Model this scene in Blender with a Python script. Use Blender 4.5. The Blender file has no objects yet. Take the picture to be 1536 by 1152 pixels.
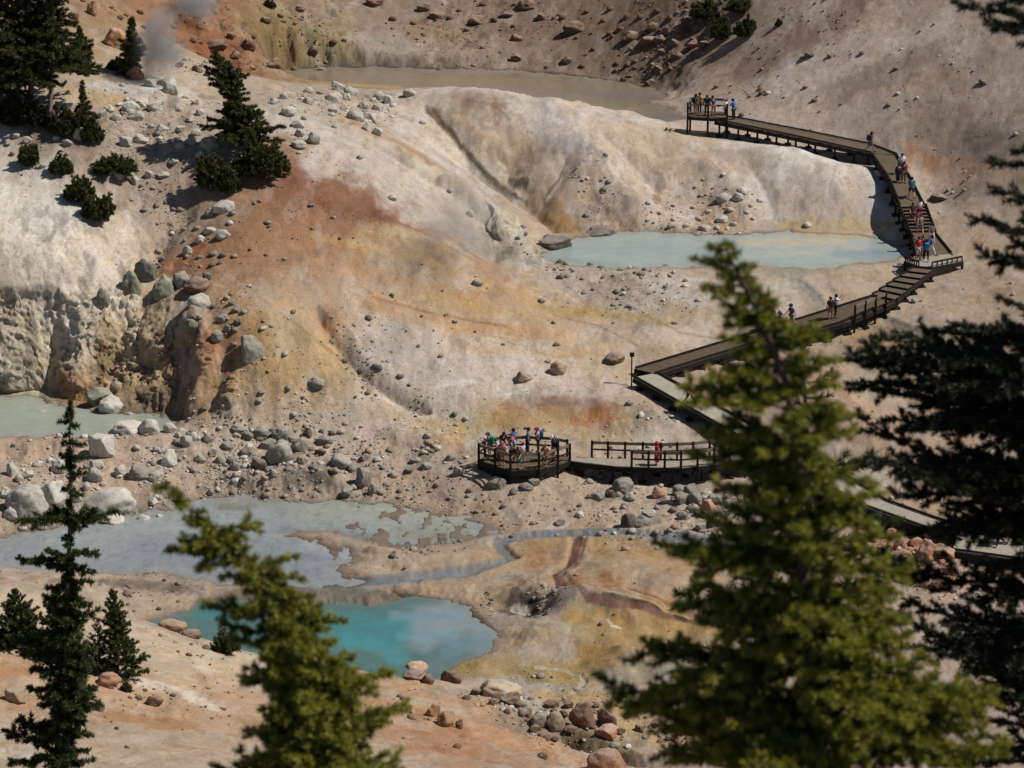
# Hydrothermal basin with boardwalks, seen from the overlook above it.
import bpy, bmesh, math, random
import numpy as np
from mathutils import Vector, Matrix, Quaternion, noise as mnoise

random.seed(7)
RNG = np.random.default_rng(11)
scene = bpy.context.scene
COL = scene.collection
PI = math.pi

# ------------------------------------------------------------------ survey
# Photo pixels (1536 x 1152) are turned into places on the ground by the
# overlook's own position and pitch, as a surveyor would.
EYE = np.array([0.0, 0.0, 60.0]); PITCH = math.radians(18.0); FPX = 4000.0
CP, SP = math.cos(PITCH), math.sin(PITCH)

def ray(px, py):
    a = (px - 768.0) / FPX; b = (py - 576.0) / FPX
    return np.array([a, CP - b * SP, -SP - b * CP])

def at(px, py, z):
    d = ray(px, py); t = (z - EYE[2]) / d[2]
    return EYE + d * t

def at_y(px, py, y):
    d = ray(px, py); return EYE + d * (y / d[1])

# ------------------------------------------------------------------ noise
_perm = np.random.default_rng(3).permutation(512).astype(np.int64)
_perm = np.concatenate([_perm, _perm])
_ang = np.random.default_rng(5).uniform(0, 2 * PI, 512)
_gx, _gy = np.cos(_ang), np.sin(_ang)

def pn(x, y, seed=0):
    x = x + seed * 17.31; y = y + seed * 9.77
    xi = np.floor(x).astype(np.int64); yi = np.floor(y).astype(np.int64)
    xf = x - xi; yf = y - yi
    u = xf * xf * xf * (xf * (xf * 6 - 15) + 10); v = yf * yf * yf * (yf * (yf * 6 - 15) + 10)
    def g(ix, iy, fx, fy):
        h = _perm[(ix & 511) + 0] ; h = _perm[(h + (iy & 511))]
        h = h & 511
        return _gx[h] * fx + _gy[h] * fy
    n00 = g(xi, yi, xf, yf); n10 = g(xi + 1, yi, xf - 1, yf)
    n01 = g(xi, yi + 1, xf, yf - 1); n11 = g(xi + 1, yi + 1, xf - 1, yf - 1)
    a = n00 + u * (n10 - n00); b = n01 + u * (n11 - n01)
    return (a + v * (b - a)) * 1.5

def fbm(x, y, octv=4, seed=0, gain=0.5):
    s = np.zeros_like(x); a = 1.0; f = 1.0
    for k in range(octv):
        s = s + a * pn(x * f, y * f, seed + k * 3); a *= gain; f *= 2.03
    return s

def ridged(x, y, octv=4, seed=0):
    s = np.zeros_like(x); a = 1.0; f = 1.0
    for k in range(octv):
        s = s + a * (0.5 - np.abs(pn(x * f, y * f, seed + k * 3))); a *= 0.5; f *= 2.1
    return s

def sstep(a, b, x):
    t = np.clip((x - a) / (b - a), 0, 1); return t * t * (3 - 2 * t)

# ------------------------------------------------------------------ boardwalk plan
# each walk: list of (left edge px, right edge px, deck height)
WALKS = {
 'S1': [((851,684),(856,691),2.5),((896,687),(922,699),2.5),((946,688.5),(974,701),2.5),((997,690),(1023,701.5),2.5),((1042,688),(1072,696),2.5),((1092,682),(1122,690),2.55),((1150,672),(1178,683),2.6)],
 'S2': [((950,566),(986,559),5.0),((1020,606),(1058,599),4.2),((1095,648),(1134,641),3.35),((1150,679),(1186,668),2.8),((1230,724),(1272,715),2.5),((1294,759),(1332,752),2.4)],
 'S6': [((1294,759),(1332,752),2.4),((1372,787),(1408,779),2.35),((1442,812),(1478,802),2.3)],
 'S7': [((1428,826),(1440,796),2.3),((1500,836),(1510,804),2.25),((1600,850),(1610,816),2.2)],
 'S3': [((952,553),(984,561),5.0),((1085,513),(1120,519),5.7),((1175,486),(1215,498),6.3),((1236,467),(1270,483),6.75),((1309,444),(1344,452),7.25)],
 'S3b':[((1309,444),(1344,452),7.25),((1371,402),(1402,405),7.95)],
 'S4a':[((1374,384),(1428,380),8.1),((1366,349),(1402,348),8.7)],
 'S4b':[((1366,349),(1402,348),8.7),((1349,308),(1387,307),9.8)],
 'S4c':[((1349,308),(1387,307),9.8),((1334,270),(1366,266),10.8),((1307,231),(1346,233),11.75)],
 'S5': [((1306,230),(1346,232),11.75),((1278,224),(1308,217),11.9),((1190,204.5),(1212,197.5),12.45),((1090,184),(1105,177),12.95),((1072,180.5),(1085,175),13.0)],
}
LAND = [(1358,391),(1378,399),(1398,400),(1443,391),(1424,381),(1366,385)]; LANDZ = 8.1
PLAT = [(719,690),(743,698),(766,705.5),(808,703.5),(836,697),(854,690.5),(850,684),(828,680),(790,678),(752,679),(728,683)]; PLATZ = 2.5
TOPP = [(1032,174),(1062,176),(1090,176.5),(1089,168),(1062,166.5),(1036,167)]; TOPPZ = 13.35

# ------------------------------------------------------------------ ground heights
CTRL = """
580 1000 0 580 945 0 400 900 0.2 700 890 0.2 250 960 0.2 100 860 1 0 840 0.6 200 800 0.3 400 780 0.3 600 800 0.3 700 840 0.3 300 860 0.3 0 865 7.6 100 890 6.3
200 925 4.9 300 957 3.6 400 985 2.9 520 1000 2.2 620 1015 1.7 700 1032 1.2 0 1000 10.5 0 1152 12.6 150 1060 8.8 300 1152 10.6 300 1050 7.1 450 1050 4.9 450 1152 8.6 600 1152 6.6
600 1060 4.1 800 1152 4.4 760 1085 2.7 880 1120 1.7 1000 1152 2.4 1000 1080 1.1 900 1060 1.3 830 1050 1.1 1200 1152 3.5 1536 1152 5.9 1400 1050 2.2 1400 930 1.3 1390 840 2 1536 930 1.8
1200 950 0.8 850 850 0.7 1000 850 0.9 960 880 0.8 900 900 0.8 780 985 0.2 1000 960 0.5 700 1000 0.05 900 1000 0.3 850 1030 0.2 0 790 0.9 100 765 0.8 100 700 2 0 700 2.2
200 690 2.1 300 660 2.5 300 740 0.7 350 760 0.4 420 650 2.3 430 700 1.4 470 722 0.9 540 700 1.4 600 745 0.45 600 690 1.6 700 765 0.5 700 640 2.6 720 706 1.9 766 727 1.55
810 722 1.6 850 706 1.8 690 700 1.7 740 748 1 800 770 0.7 950 760 1 950 720 1.5 1060 790 1.1 1100 730 1.5 1200 800 1.2 1300 800 1.3 1000 655 2.8 900 655 2.6 850 620 3.5
650 630 3 850 550 5 950 600 4.1 850 470 6.5 850 425 7.2 1000 470 6.6 1000 520 5.7 1100 460 7 950 420 7.2 1100 420 7.4 1250 420 7.5 700 480 6.8 1300 560 4.7 1200 560 4.7
1400 600 4.2 1200 640 3.5 1350 690 3 1480 700 3 1536 560 6 1420 480 6.8 1500 450 7.8 1500 380 8 1440 410 7.5 1500 330 9.2 1420 310 9 1500 250 12.2 1400 255 10.7 1450 290 10.2
880 322 8.3 900 290 9.3 950 330 8.2 1000 335 8 1010 290 9.3 1080 335 7.9 1190 280 9.8 1200 335 7.8 1100 290 9.3 1280 290 9.6 1300 335 7.9 1290 250 11 1190 228 11.5 1090 240 11
1060 208 11.8 1010 240 11.2 690 140 14.9 780 134 14.5 840 140 14.2 900 156 13.4 1000 188 11.9 780 200 12.6 850 255 10.8 930 210 12.2 930 255 10.6 720 190 13.2 1000 250 10.8 650 168 13.8
700 232 11.3 760 285 9.3 800 305 8.6 838 345 7.6 420 145 17.3 560 190 15.3 640 240 13.3 740 302 10.5 790 360 8.3 700 350 9.9 640 330 11.2 560 250 14.2 500 200 15.7 480 170 16.4
430 245 15 380 215 16 300 290 13.4 200 300 13 250 330 11.9 235 390 9.9 180 240 15.2 240 130 18 150 110 19 60 190 17 120 215 16.2 330 150 17 0 250 14.8 60 280 14
100 315 13 50 360 11.6 0 350 12 170 350 11.6 0 425 9.6 150 415 9.6 220 410 9.4 80 435 9.1 20 440 9 250 442 8.6 300 500 7.4 312 560 5.3 365 598 4.2 0 590 2.5
60 592 2.5 170 612 2.7 275 625 2.9 230 590 3.6 400 500 7.9 450 420 9.6 350 350 11.7 350 440 9.2 500 330 12 600 400 9.6 700 440 8.1 450 560 5.3 540 602 3.8 600 500 6.6
700 550 5.3 560 480 7.2 630 610 3.4 490 640 2.7 400 620 3.3 800 600 3.9 500 122 12 400 112 13 300 90 14.5 300 0 18 0 0 23 0 100 19.8 150 0 21.5 150 60 20
500 50 13.8 500 0 15.5 420 40 15 700 90 12 700 0 15 600 100 11.7 900 100 12 900 0 16 1000 130 11.9 1000 60 14.6 1000 0 17.5 1100 120 13.5 1200 150 13.4 1200 60 17
1200 0 19.5 1350 200 12.8 1350 100 16.6 1350 0 20.6 1536 230 13.2 1536 180 15 1536 100 18 1536 0 22 1100 60 15.8 1100 0 18.3
"""
def parse(s):
    v = np.array(s.split(), float); return v.reshape(-1, 3)
pts = [at(a, b, c) for a, b, c in parse(CTRL)]
for nm, secs in WALKS.items():
    drop = {'S1': 1.15, 'S3': .75, 'S5': 1.35, 'S4a': .9, 'S4b': 1.2, 'S4c': 1.0}.get(nm, .8)
    for l, r, z in secs:
        p = (at(l[0], l[1], z) + at(r[0], r[1], z)) / 2
        pts.append(np.array([p[0], p[1], z - drop]))
c_ = np.mean([at(a, b, PLATZ) for a, b in PLAT], axis=0); pts.append(np.array([c_[0], c_[1], 1.65]))
# the hill under the overlook and land out of the picture
for x, y, z in [(-3,0,58.2),(3,0,58.2),(0,-12,59),(-10,10,51.5),(10,10,51.5),(0,10,52),(-6,22,44.5),(6,22,44.5),(0,42,34),(-15,42,34),(15,42,34),(0,70,20.5),(-20,70,22),(20,70,21),(-28,95,14),(28,95,10),(40,110,8),(-40,110,14),
                (-55,150,8),(-52,175,12),(-60,210,22),(-60,260,34),(-20,290,30),(20,290,30),(60,270,46),(60,225,31),(56,192,17),(55,160,10),(50,130,6),(0,330,40),(-70,330,48),(70,330,52),(0,400,60),(-90,400,70),(90,400,70)]:
    pts.append(np.array([x, y, z], float))
P3 = np.array(pts)
# merge near duplicates
keep = []
for i, p in enumerate(P3):
    if all((p[0] - P3[j][0]) ** 2 + (p[1] - P3[j][1]) ** 2 > 0.35 for j in keep): keep.append(i)
P3 = P3[keep]
CX, CY, CZ = P3.T
def tpsk(r2): return np.where(r2 > 1e-9, 0.5 * r2 * np.log(r2 + 1e-12), 0)
n_ = len(CX)
SC = 20.0
A_ = np.zeros((n_ + 3, n_ + 3))
A_[:n_, :n_] = tpsk(((CX[:, None] - CX) ** 2 + (CY[:, None] - CY) ** 2) / SC ** 2) + np.eye(n_) * 0.003
A_[:n_, n_] = 1; A_[:n_, n_ + 1] = CX / SC; A_[:n_, n_ + 2] = CY / SC
A_[n_:, :n_] = A_[:n_, n_:].T
W_ = np.linalg.solve(A_, np.concatenate([CZ, np.zeros(3)]))

# cache the smooth surface on a lattice, then read it with bicubic-ish lookups
LX0, LX1, LY0, LY1, LS = -100.0, 100.0, -14.0, 402.0, 0.5
gx_ = np.arange(LX0, LX1 + .01, LS); gy_ = np.arange(LY0, LY1 + .01, LS)
LAT = np.zeros((len(gy_), len(gx_)))
for j, yy in enumerate(gy_):
    LAT[j] = tpsk(((gx_[:, None] - CX) ** 2 + (yy - CY) ** 2) / SC ** 2) @ W_[:n_] + W_[n_] + W_[n_ + 1] * gx_ / SC + W_[n_ + 2] * yy / SC

def lat(x, y):
    fx = np.clip((x - LX0) / LS, 1, len(gx_) - 3); fy = np.clip((y - LY0) / LS, 1, len(gy_) - 3)
    ix = fx.astype(int); iy = fy.astype(int); tx = fx - ix; ty = fy - iy
    def cub(t): return (-.5*t+t*t-.5*t**3, 1-2.5*t*t+1.5*t**3, .5*t+2*t*t-1.5*t**3, -.5*t*t+.5*t**3)
    wx = cub(tx); wy = cub(ty); s = 0
    for a in range(4):
        for b in range(4):
            s = s + wy[a] * wx[b] * LAT[iy + a - 1, ix + b - 1]
    return s

# streaks that run straight downhill: noise smeared along the fall line
FX0, FX1, FY0, FY1, FS = -62.0, 62.0, 92.0, 262.0, .16
def build_streaks():
    xs = np.arange(FX0, FX1, FS); ys = np.arange(FY0, FY1, FS); X, Y = np.meshgrid(xs, ys)
    gy, gx = np.gradient(LAT, LS)
    def samp(A, x, y):
        fx = np.clip((x - LX0) / LS, 0, A.shape[1] - 1.01); fy = np.clip((y - LY0) / LS, 0, A.shape[0] - 1.01)
        ix = fx.astype(int); iy = fy.astype(int); tx = fx - ix; ty = fy - iy
        return (A[iy, ix] * (1 - tx) + A[iy, ix + 1] * tx) * (1 - ty) + (A[iy + 1, ix] * (1 - tx) + A[iy + 1, ix + 1] * tx) * ty
    nz = np.random.default_rng(9).standard_normal(X.shape)
    nz2 = np.kron(np.random.default_rng(10).standard_normal((X.shape[0] // 4 + 1, X.shape[1] // 4 + 1)), np.ones((4, 4)))[:X.shape[0], :X.shape[1]]
    acc = np.zeros_like(X); wsum = 0
    x, y = X.copy(), Y.copy(); ux, uy = samp(gx, x, y), samp(gy, x, y); n = np.hypot(ux, uy) + .04; ux /= n; uy /= n
    for sgn in (1, -1):
        x, y = X.copy(), Y.copy()
        for k in range(22):
            w = 1 - k / 22
            ix = np.clip(((x - FX0) / FS).astype(int), 0, X.shape[1] - 1); iy = np.clip(((y - FY0) / FS).astype(int), 0, X.shape[0] - 1)
            acc += w * (nz[iy, ix] + .9 * nz2[iy, ix]); wsum += w
            x += sgn * ux[iy, ix] * FS * 1.1; y += sgn * uy[iy, ix] * FS * 1.1
    return acc / acc.std()
STREAK = build_streaks()
def streak(x, y):
    fx = np.clip((x - FX0) / FS, 0, STREAK.shape[1] - 1.01); fy = np.clip((y - FY0) / FS, 0, STREAK.shape[0] - 1.01)
    ix = fx.astype(int); iy = fy.astype(int); tx = fx - ix; ty = fy - iy
    return (STREAK[iy, ix] * (1 - tx) + STREAK[iy, ix + 1] * tx) * (1 - ty) + (STREAK[iy + 1, ix] * (1 - tx) + STREAK[iy + 1, ix + 1] * tx) * ty

def march(H, px, py, y0=60, y1=300):
    """Where the sight line through a photo pixel meets the ground H."""
    d = ray(px, py); ys = np.linspace(y0, y1, 1200)
    t = ys / d[1]; xs = d[0] * t; zs = EYE[2] + d[2] * t
    g = H(xs, ys) - zs
    k = np.argmax(g > 0)
    if g[k] <= 0: k = len(ys) - 1
    a, b = ys[max(k - 1, 0)], ys[k]
    if k > 0:
        w = g[k - 1] / (g[k - 1] - g[k] + 1e-9); yy = a + (b - a) * min(max(w, 0), 1)
    else: yy = b
    t = yy / d[1]
    return np.array([d[0] * t, yy, EYE[2] + d[2] * t])

def seg_dist(x, y, P, ay=1.0):
    best = np.full(x.shape, 1e9); 
    for (x0, y0), (x1, y1) in zip(P[:-1], P[1:]):
        dx, dy = x1 - x0, (y1 - y0) * ay
        L = dx * dx + dy * dy + 1e-9
        ex = x - x0; ey = (y - y0) * ay
        t = np.clip((ex * dx + ey * dy) / L, 0, 1)
        best = np.minimum(best, (ex - t * dx) ** 2 + (ey - t * dy) ** 2)
    return np.sqrt(best)

def poly_sdf(x, y, P):
    P = np.asarray(P); d = np.full(x.shape, 1e9); ins = np.zeros(x.shape, bool)
    for k in range(len(P)):
        x0, y0 = P[k]; x1, y1 = P[(k + 1) % len(P)]
        ex, ey = x1 - x0, y1 - y0; wx, wy = x - x0, y - y0
        t = np.clip((wx * ex + wy * ey) / (ex * ex + ey * ey + 1e-9), 0, 1)
        d = np.minimum(d, (wx - ex * t) ** 2 + (wy - ey * t) ** 2)
        c = ((y0 > y) != (y1 > y)) & (x < (x1 - x0) * (y - y0) / (y1 - y0 + 1e-12) + x0)
        ins ^= c
    d = np.sqrt(d); return np.where(ins, -d, d)

def smooth_poly(P, n=3):
    P = np.asarray(P, float)
    for _ in range(n):
        Q = np.roll(P, -1, 0); P = np.stack([.75 * P + .25 * Q, .25 * P + .75 * Q], 1).reshape(-1, 2)
    return P

# gullies (-) and swells (+): photo polyline, half width m, height m
FEAT = [
 ([(640,160),(690,215),(730,262),(790,300),(840,345)], .8, -.6),
 ([(735,170),(765,205),(765,240),(750,265)], 2.4, -.6),
 ([(860,222),(900,262),(950,312)], 1.7, .7),
 ([(985,212),(1000,250),(1010,285)], 2.4, -.6),
 ([(690,290),(745,335),(790,375)], 1.5, 1.3),
 ([(640,225),(700,262),(752,300)], .8, .5),
 ([(560,215),(640,265),(700,312),(738,350)], .5, -.40),
 ([(660,215),(715,250),(760,280)], .4, -.35),
 ([(905,200),(950,240),(985,275)], .7, -.40),
 ([(1060,250),(1095,280),(1105,310)], 1.2, .5),
 ([(830,160),(870,205),(900,235)], 1.4, .45),
 ([(1120,245),(1150,285),(1160,320)], .7, -.35),
 ([(1140,235),(1210,250),(1250,300)], 2.6, .6),
 ([(775,235),(770,262),(790,275)], 1.0, -.5),
 ([(850,235),(840,270),(815,300)], 1.0, -.5),
 ([(900,250),(870,280),(835,300)], 1.0, .45),

 ([(880,275),(905,320)], .8, -.3),
 ([(920,280),(935,325)], .8, -.3),
 ([(480,470),(505,510),(545,555),(590,590),(635,612)], .5, -.65),
 ([(280,320),(255,350),(235,385),(225,410)], .6, -.5),
 ([(165,290),(230,300),(270,310)], 1.3, -.35),
 ([(660,300),(700,345),(740,385)], 1.5, -.5),
 ([(560,330),(640,365),(740,405)], 1.5, .25),
 ([(790,640),(760,625),(700,620)], 1.5, .25),
 ([(660,665),(600,655)], 1.0, .4),
 ([(380,722),(430,716),(480,714),(500,725)], .9, .55),
 ([(430,725),(470,718),(495,716)], .35, -.55),
 ([(840,600),(980,625)], 1.2, .2),
 ([(970,640),(920,640)], .5, .25),
 ([(770,850),(830,800),(930,800)], .0, 0),
 ([(860,902),(910,908),(960,925)], 1.6, .9),
 ([(640,890),(760,885),(830,872)], 1.3, .35),
 ([(560,835),(640,850),(700,840)], 1.4, .5),
 ([(930,855),(1000,880)], 2.2, .6),
 ([(760,905),(805,912)], .8, -.9),
 ([(840,880),(870,886)], .5, -.45),
 ([(945,995),(1010,1000)], 1.6, .75),
 ([(700,965),(800,955),(900,960)], 1.6, .5),
 ([(1280,480),(1400,520)], .6, -.2),
 ([(850,1105),(900,1125),(960,1142)], .6, -.9),
 ([(720,1070),(780,1085),(830,1095)], .8, -.5),
 ([(75,470),(66,520),(55,580)], .9, -3.0),
 ([(286,485),(300,525),(306,565),(292,602)], .8, 1.1),
 ([(262,505),(268,550),(262,600)], .8, -.8),
 ([(345,590),(350,625)], .6, .6),
 ([(190,470),(180,520),(170,570)], .8, -.9),
 ([(215,450),(205,500),(215,540)], .7, -.8),
 ([(150,470),(130,520),(110,575)], 1.0, .8),

]
FEATW = []
for P, w, h in FEAT:
    if h: FEATW.append((np.array([march(lat, *p)[:2] for p in P]), w, h))

# creeks: carved shallow beds
CREEK = [([(485,876),(560,873),(640,866),(705,858),(745,846),(768,838),(752,824),(745,815),(790,806),(850,801),(930,800),(1000,806),(1060,812)], .34, .22),
         ([(868,806),(862,830),(856,848),(835,862),(845,880),(880,893),(930,906),(985,920),(1040,932)], .36, .16),
         ([(1040,925),(960,900),(905,890)], .2, .2),
         ([(805,1000),(850,1006),(870,1012),(878,1022),(860,1040)], .12, .1),
         ([(1330,480),(1390,505),(1430,530),(1480,550)], .3, .12),
         ([(1210,395),(1190,420),(1215,440),(1228,455)], .35, .1)]
CREEKW = [(np.array([march(lat, *p)[:2] for p in P]), w, h) for P, w, h in CREEK]

POOLS = {
 'turquoise': dict(z=0.0, w=3.0, poly=[(215,935),(262,922),(300,905),(345,893),(400,889),(470,890),(560,894),(640,897),(690,905),(725,930),(748,958),(735,978),(700,990),(680,1005),(640,1030),(560,1030),(470,1025),(380,1010),(300,985),(240,960)]),
 'grey': dict(z=0.22, w=1.6, poly=[(-120,835),(-20,812),(60,795),(130,782),(230,768),(300,752),(330,742),(400,748),(470,755),(540,750),(600,760),(680,772),(745,790),(750,802),(700,812),(620,822),(560,815),(500,800),(440,798),(430,806),(490,818),(530,830),(528,842),(512,852),(520,866),(560,872),(540,884),(480,880),(400,882),(300,868),(220,858),(120,862),(0,858),(-120,880)]),
 'milky': dict(z=2.5, w=0.8, poly=[(-120,592),(0,594),(40,593),(80,604),(130,618),(180,622),(230,620),(262,628),(268,637),(240,646),(150,652),(60,655),(0,656),(-120,660)]),
 'upper': dict(z=7.5, w=1.6, poly=[(812,388),(815,375),(850,358),(900,352),(920,348),(1000,350),(1050,352),(1120,352),(1200,347),(1290,352),(1340,365),(1362,376),(1350,388),(1310,394),(1250,400),(1215,405),(1150,400),(1080,398),(1000,402),(950,404),(900,402),(840,396)]),
 'far': dict(z=11.3, w=2.5, poly=[(395,108),(480,100),(560,101),(640,103),(740,104),(820,110),(900,118),(990,134),(1005,150),(960,152),(1000,162),(1030,176),(1000,186),(940,178),(880,190),(760,190),(640,165),(560,140),(450,128)]),
}
for p in POOLS.values():
    p['w2'] = smooth_poly([at(a, b, p['z'])[:2] for a, b in p['poly']], 2)
    q = p['w2']; p['bb'] = (q[:, 0].min() - 8, q[:, 0].max() + 8, q[:, 1].min() - 8, q[:, 1].max() + 8)

BARS = np.array([at(a, b, .22)[:2] for a, b in [(560,806),(640,806),(700,798),(735,792)]])
def H_big(x, y):
    z = lat(x, y)
    for P, w, h in FEATW:
        m = (x > P[:, 0].min() - 3 * w) & (x < P[:, 0].max() + 3 * w) & (y > P[:, 1].min() - 3 * w) & (y < P[:, 1].max() + 3 * w)
        if m.any():
            d = seg_dist(x[m], y[m], P) + .25 * w * pn(x[m] * 1.3 / w, y[m] * 1.3 / w, 13); z[m] += h * np.exp(-np.abs(d / w) ** (2 if h > 0 else 1.35))
    return z

def pool_sdf(p, x, y):
    wx = x + .5 * pn(x * .9, y * .9, 4) + .18 * pn(x * 3, y * 3, 6); wy = y + .7 * pn(x * .7, y * .5, 5) + .22 * pn(x * 3, y * 2.4, 8)
    return poly_sdf(wx, wy, p['w2'])

# how rubbly the ground is, 0 smooth .. 1 rough: photo blots (px, py, radius px, value)
ROUGH = [(80,520,110,.9),(200,520,110,1),(280,560,60,.9),(345,615,60,.7),(100,720,120,.5),(300,700,120,.8),(420,690,110,.6),(480,720,60,.5),(560,700,80,.6),(660,700,80,.4),(800,740,80,.4),(960,760,120,.5),
         (350,60,120,1),(460,60,80,.9),(480,20,80,.8),(1000,50,110,.9),(700,20,160,.6),(560,150,60,.8),(480,150,80,.8),(220,200,110,.7),(250,150,80,.7),(780,380,60,.9),(920,420,110,.5),(1000,300,60,.6),(1080,320,70,.6),
         (790,245,40,.4),(900,300,60,.5),(640,690,60,.5),(860,1080,110,.7),(1000,1090,100,.6),(600,1010,70,.4),(1390,830,80,1),(1440,760,80,.5),(1060,780,60,.8),(300,480,70,.6),(320,320,40,.3),(790,900,40,.6),(530,510,40,.5),(540,560,40,.4)]
ROUGHW = [(march(lat, a, b)[:2], r / 23.0, v) for a, b, r, v in ROUGH]
def rough_map(x, y):
    s = np.full(x.shape, .12)
    for (cx, cy), r, v in ROUGHW:
        m = (np.abs(x - cx) < 2 * r) & (np.abs(y - cy) < 4 * r)
        if m.any():
            d2 = ((x[m] - cx) / r) ** 2 + ((y[m] - cy) * .5 / r) ** 2
            s[m] = np.maximum(s[m], v * np.exp(-d2 * 1.1))
    return s

def H(x, y, detail=True):
    x = np.atleast_1d(np.asarray(x, float)).copy(); y = np.atleast_1d(np.asarray(y, float)).copy()
    z = H_big(x, y)
    rg = rough_map(x, y)
    z += (.06 + .24 * rg) * fbm(x * .28, y * .28, 3, 1)
    z += rg * .26 * ridged(x * .6 + .4 * pn(x * .5, y * .5, 3), y * .6, 5, 21) - rg * .12
    z += (.017 + .06 * rg) * fbm(x * 2.4, y * 2.4, 4, 31)
    # soft wind and water ribs running down the smooth slopes
    z += .011 * streak(x, y)
    for P, w, h in CREEKW:
        m = (x > P[:, 0].min() - 2) & (x < P[:, 0].max() + 2) & (y > P[:, 1].min() - 2) & (y < P[:, 1].max() + 2)
        if m.any():
            d = seg_dist(x[m], y[m], P) + .12 * pn(x[m] * 2, y[m] * 2, 51)
            z[m] -= h * (1 - sstep(w * .8, w * 1.6, d)) - h * .35 * np.exp(-((d - w * 2) / (w * .8)) ** 2)
    for p in POOLS.values():
        b = p['bb']; m = (x > b[0]) & (x < b[1]) & (y > b[2]) & (y < b[3])
        if not m.any(): continue
        s = pool_sdf(p, x[m], y[m]); zz = z[m]; zp = p['z']
        ins = s < 0
        k = sstep(0, p['w'], s)
        out = (zp + .03 + .10 * s) * (1 - k) + zz * k
        fl = zp + .03 + .05 * np.minimum(s, .8); k2 = 1 - sstep(1.0, 3.5, s)
        out = np.where(out < fl, out + (fl - out) * k2, out)
        bed = np.minimum(zp - .02 + s * .25, zp - .02).clip(zp - .7, None)
        if p is POOLS['grey']:   # mud bars that break the surface at the shallow end
            k3 = np.exp(-(seg_dist(x[m], y[m], BARS, .45) / 2.6) ** 2); bed = bed + k3 * np.clip(fbm(x[m] * 1.1, y[m] * .55, 5, 43) + .18, 0, .8) * (.75 + np.clip(-s, 0, 2) * .25)
            bed = np.minimum(bed, zp + .05)
        zz = np.where(ins, bed, out)
        z[m] = zz
    return z
def Hs(x, y): return float(H(np.array([x]), np.array([y]))[0])
# ------------------------------------------------------------------ materials
def s2l(c):
    c = np.asarray(c, float) / 255.0
    return np.where(c <= .04045, c / 12.92, ((c + .055) / 1.055) ** 2.4)

class N:
    """small node-tree writer"""
    def __init__(s, name):
        s.m = bpy.data.materials.new(name); s.m.use_nodes = True; s.t = s.m.node_tree; s.t.nodes.clear()
        s.out = s.t.nodes.new('ShaderNodeOutputMaterial')
    def n(s, typ, **kw):
        nd = s.t.nodes.new(typ)
        for k, v in kw.items():
            if k.startswith('_'): setattr(nd, k[1:], v)
            else: nd.inputs[k.replace('__', ' ')].default_value = v
        return nd
    def l(s, a, b): s.t.links.new(a, b)
    def noise(s, vec, scale, detail=4, rough=.55, dist=0):
        nd = s.n('ShaderNodeTexNoise', Scale=scale, Detail=detail, Roughness=rough, Distortion=dist); s.l(vec, nd.inputs['Vector']); return nd.outputs['Fac']
    def ramp(s, fac, stops):
        r = s.n('ShaderNodeValToRGB'); e = r.color_ramp.elements
        while len(e) < len(stops): e.new(.5)
        for el, (p, c) in zip(e, stops): el.position = p; el.color = (*c, 1) if len(c) == 3 else c
        s.l(fac, r.inputs['Fac']); return r.outputs['Color']
    def mix(s, fac, a, b, mode='MIX'):
        nd = s.n('ShaderNodeMix', _data_type='RGBA', _blend_type=mode)
        for v, i in ((fac, 0), (a, 6), (b, 7)):
            if isinstance(v, bpy.types.NodeSocket): s.l(v, nd.inputs[i])
            elif i == 0: nd.inputs[0].default_value = v
            else: nd.inputs[i].default_value = (*v, 1)
        return nd.outputs[2]
    def math(s, op, a, b=None, c=None):
        nd = s.n('ShaderNodeMath', _operation=op)
        for i, v in enumerate((a, b, c)):
            if v is None: continue
            if isinstance(v, bpy.types.NodeSocket): s.l(v, nd.inputs[i])
            else: nd.inputs[i].default_value = v
        return nd.outputs[0]
    def bump(s, h, dist, strength=1.0, normal=None):
        nd = s.n('ShaderNodeBump', Distance=dist, Strength=strength); s.l(h, nd.inputs['Height'])
        if normal: s.l(normal, nd.inputs['Normal'])
        return nd.outputs['Normal']
    def bsdf(s, col, rough=.9, normal=None, spec=.3, **kw):
        b = s.n('ShaderNodeBsdfPrincipled', Roughness=rough if not isinstance(rough, bpy.types.NodeSocket) else .5)
        b.inputs['Specular IOR Level'].default_value = spec
        if isinstance(col, bpy.types.NodeSocket): s.l(col, b.inputs['Base Color'])
        else: b.inputs['Base Color'].default_value = (*col, 1)
        if isinstance(rough, bpy.types.NodeSocket): s.l(rough, b.inputs['Roughness'])
        if normal: s.l(normal, b.inputs['Normal'])
        for k, v in kw.items(): b.inputs[k.replace('__', ' ')].default_value = v
        s.l(b.outputs[0], s.out.inputs['Surface']); return b

KALB = 0.97
def tone(c):
    c = np.asarray(c, float); g = c.mean(); return (g + (c - g) * .98) * np.array([.97, .97, .955])   # seen colour under full sun -> surface albedo

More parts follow.
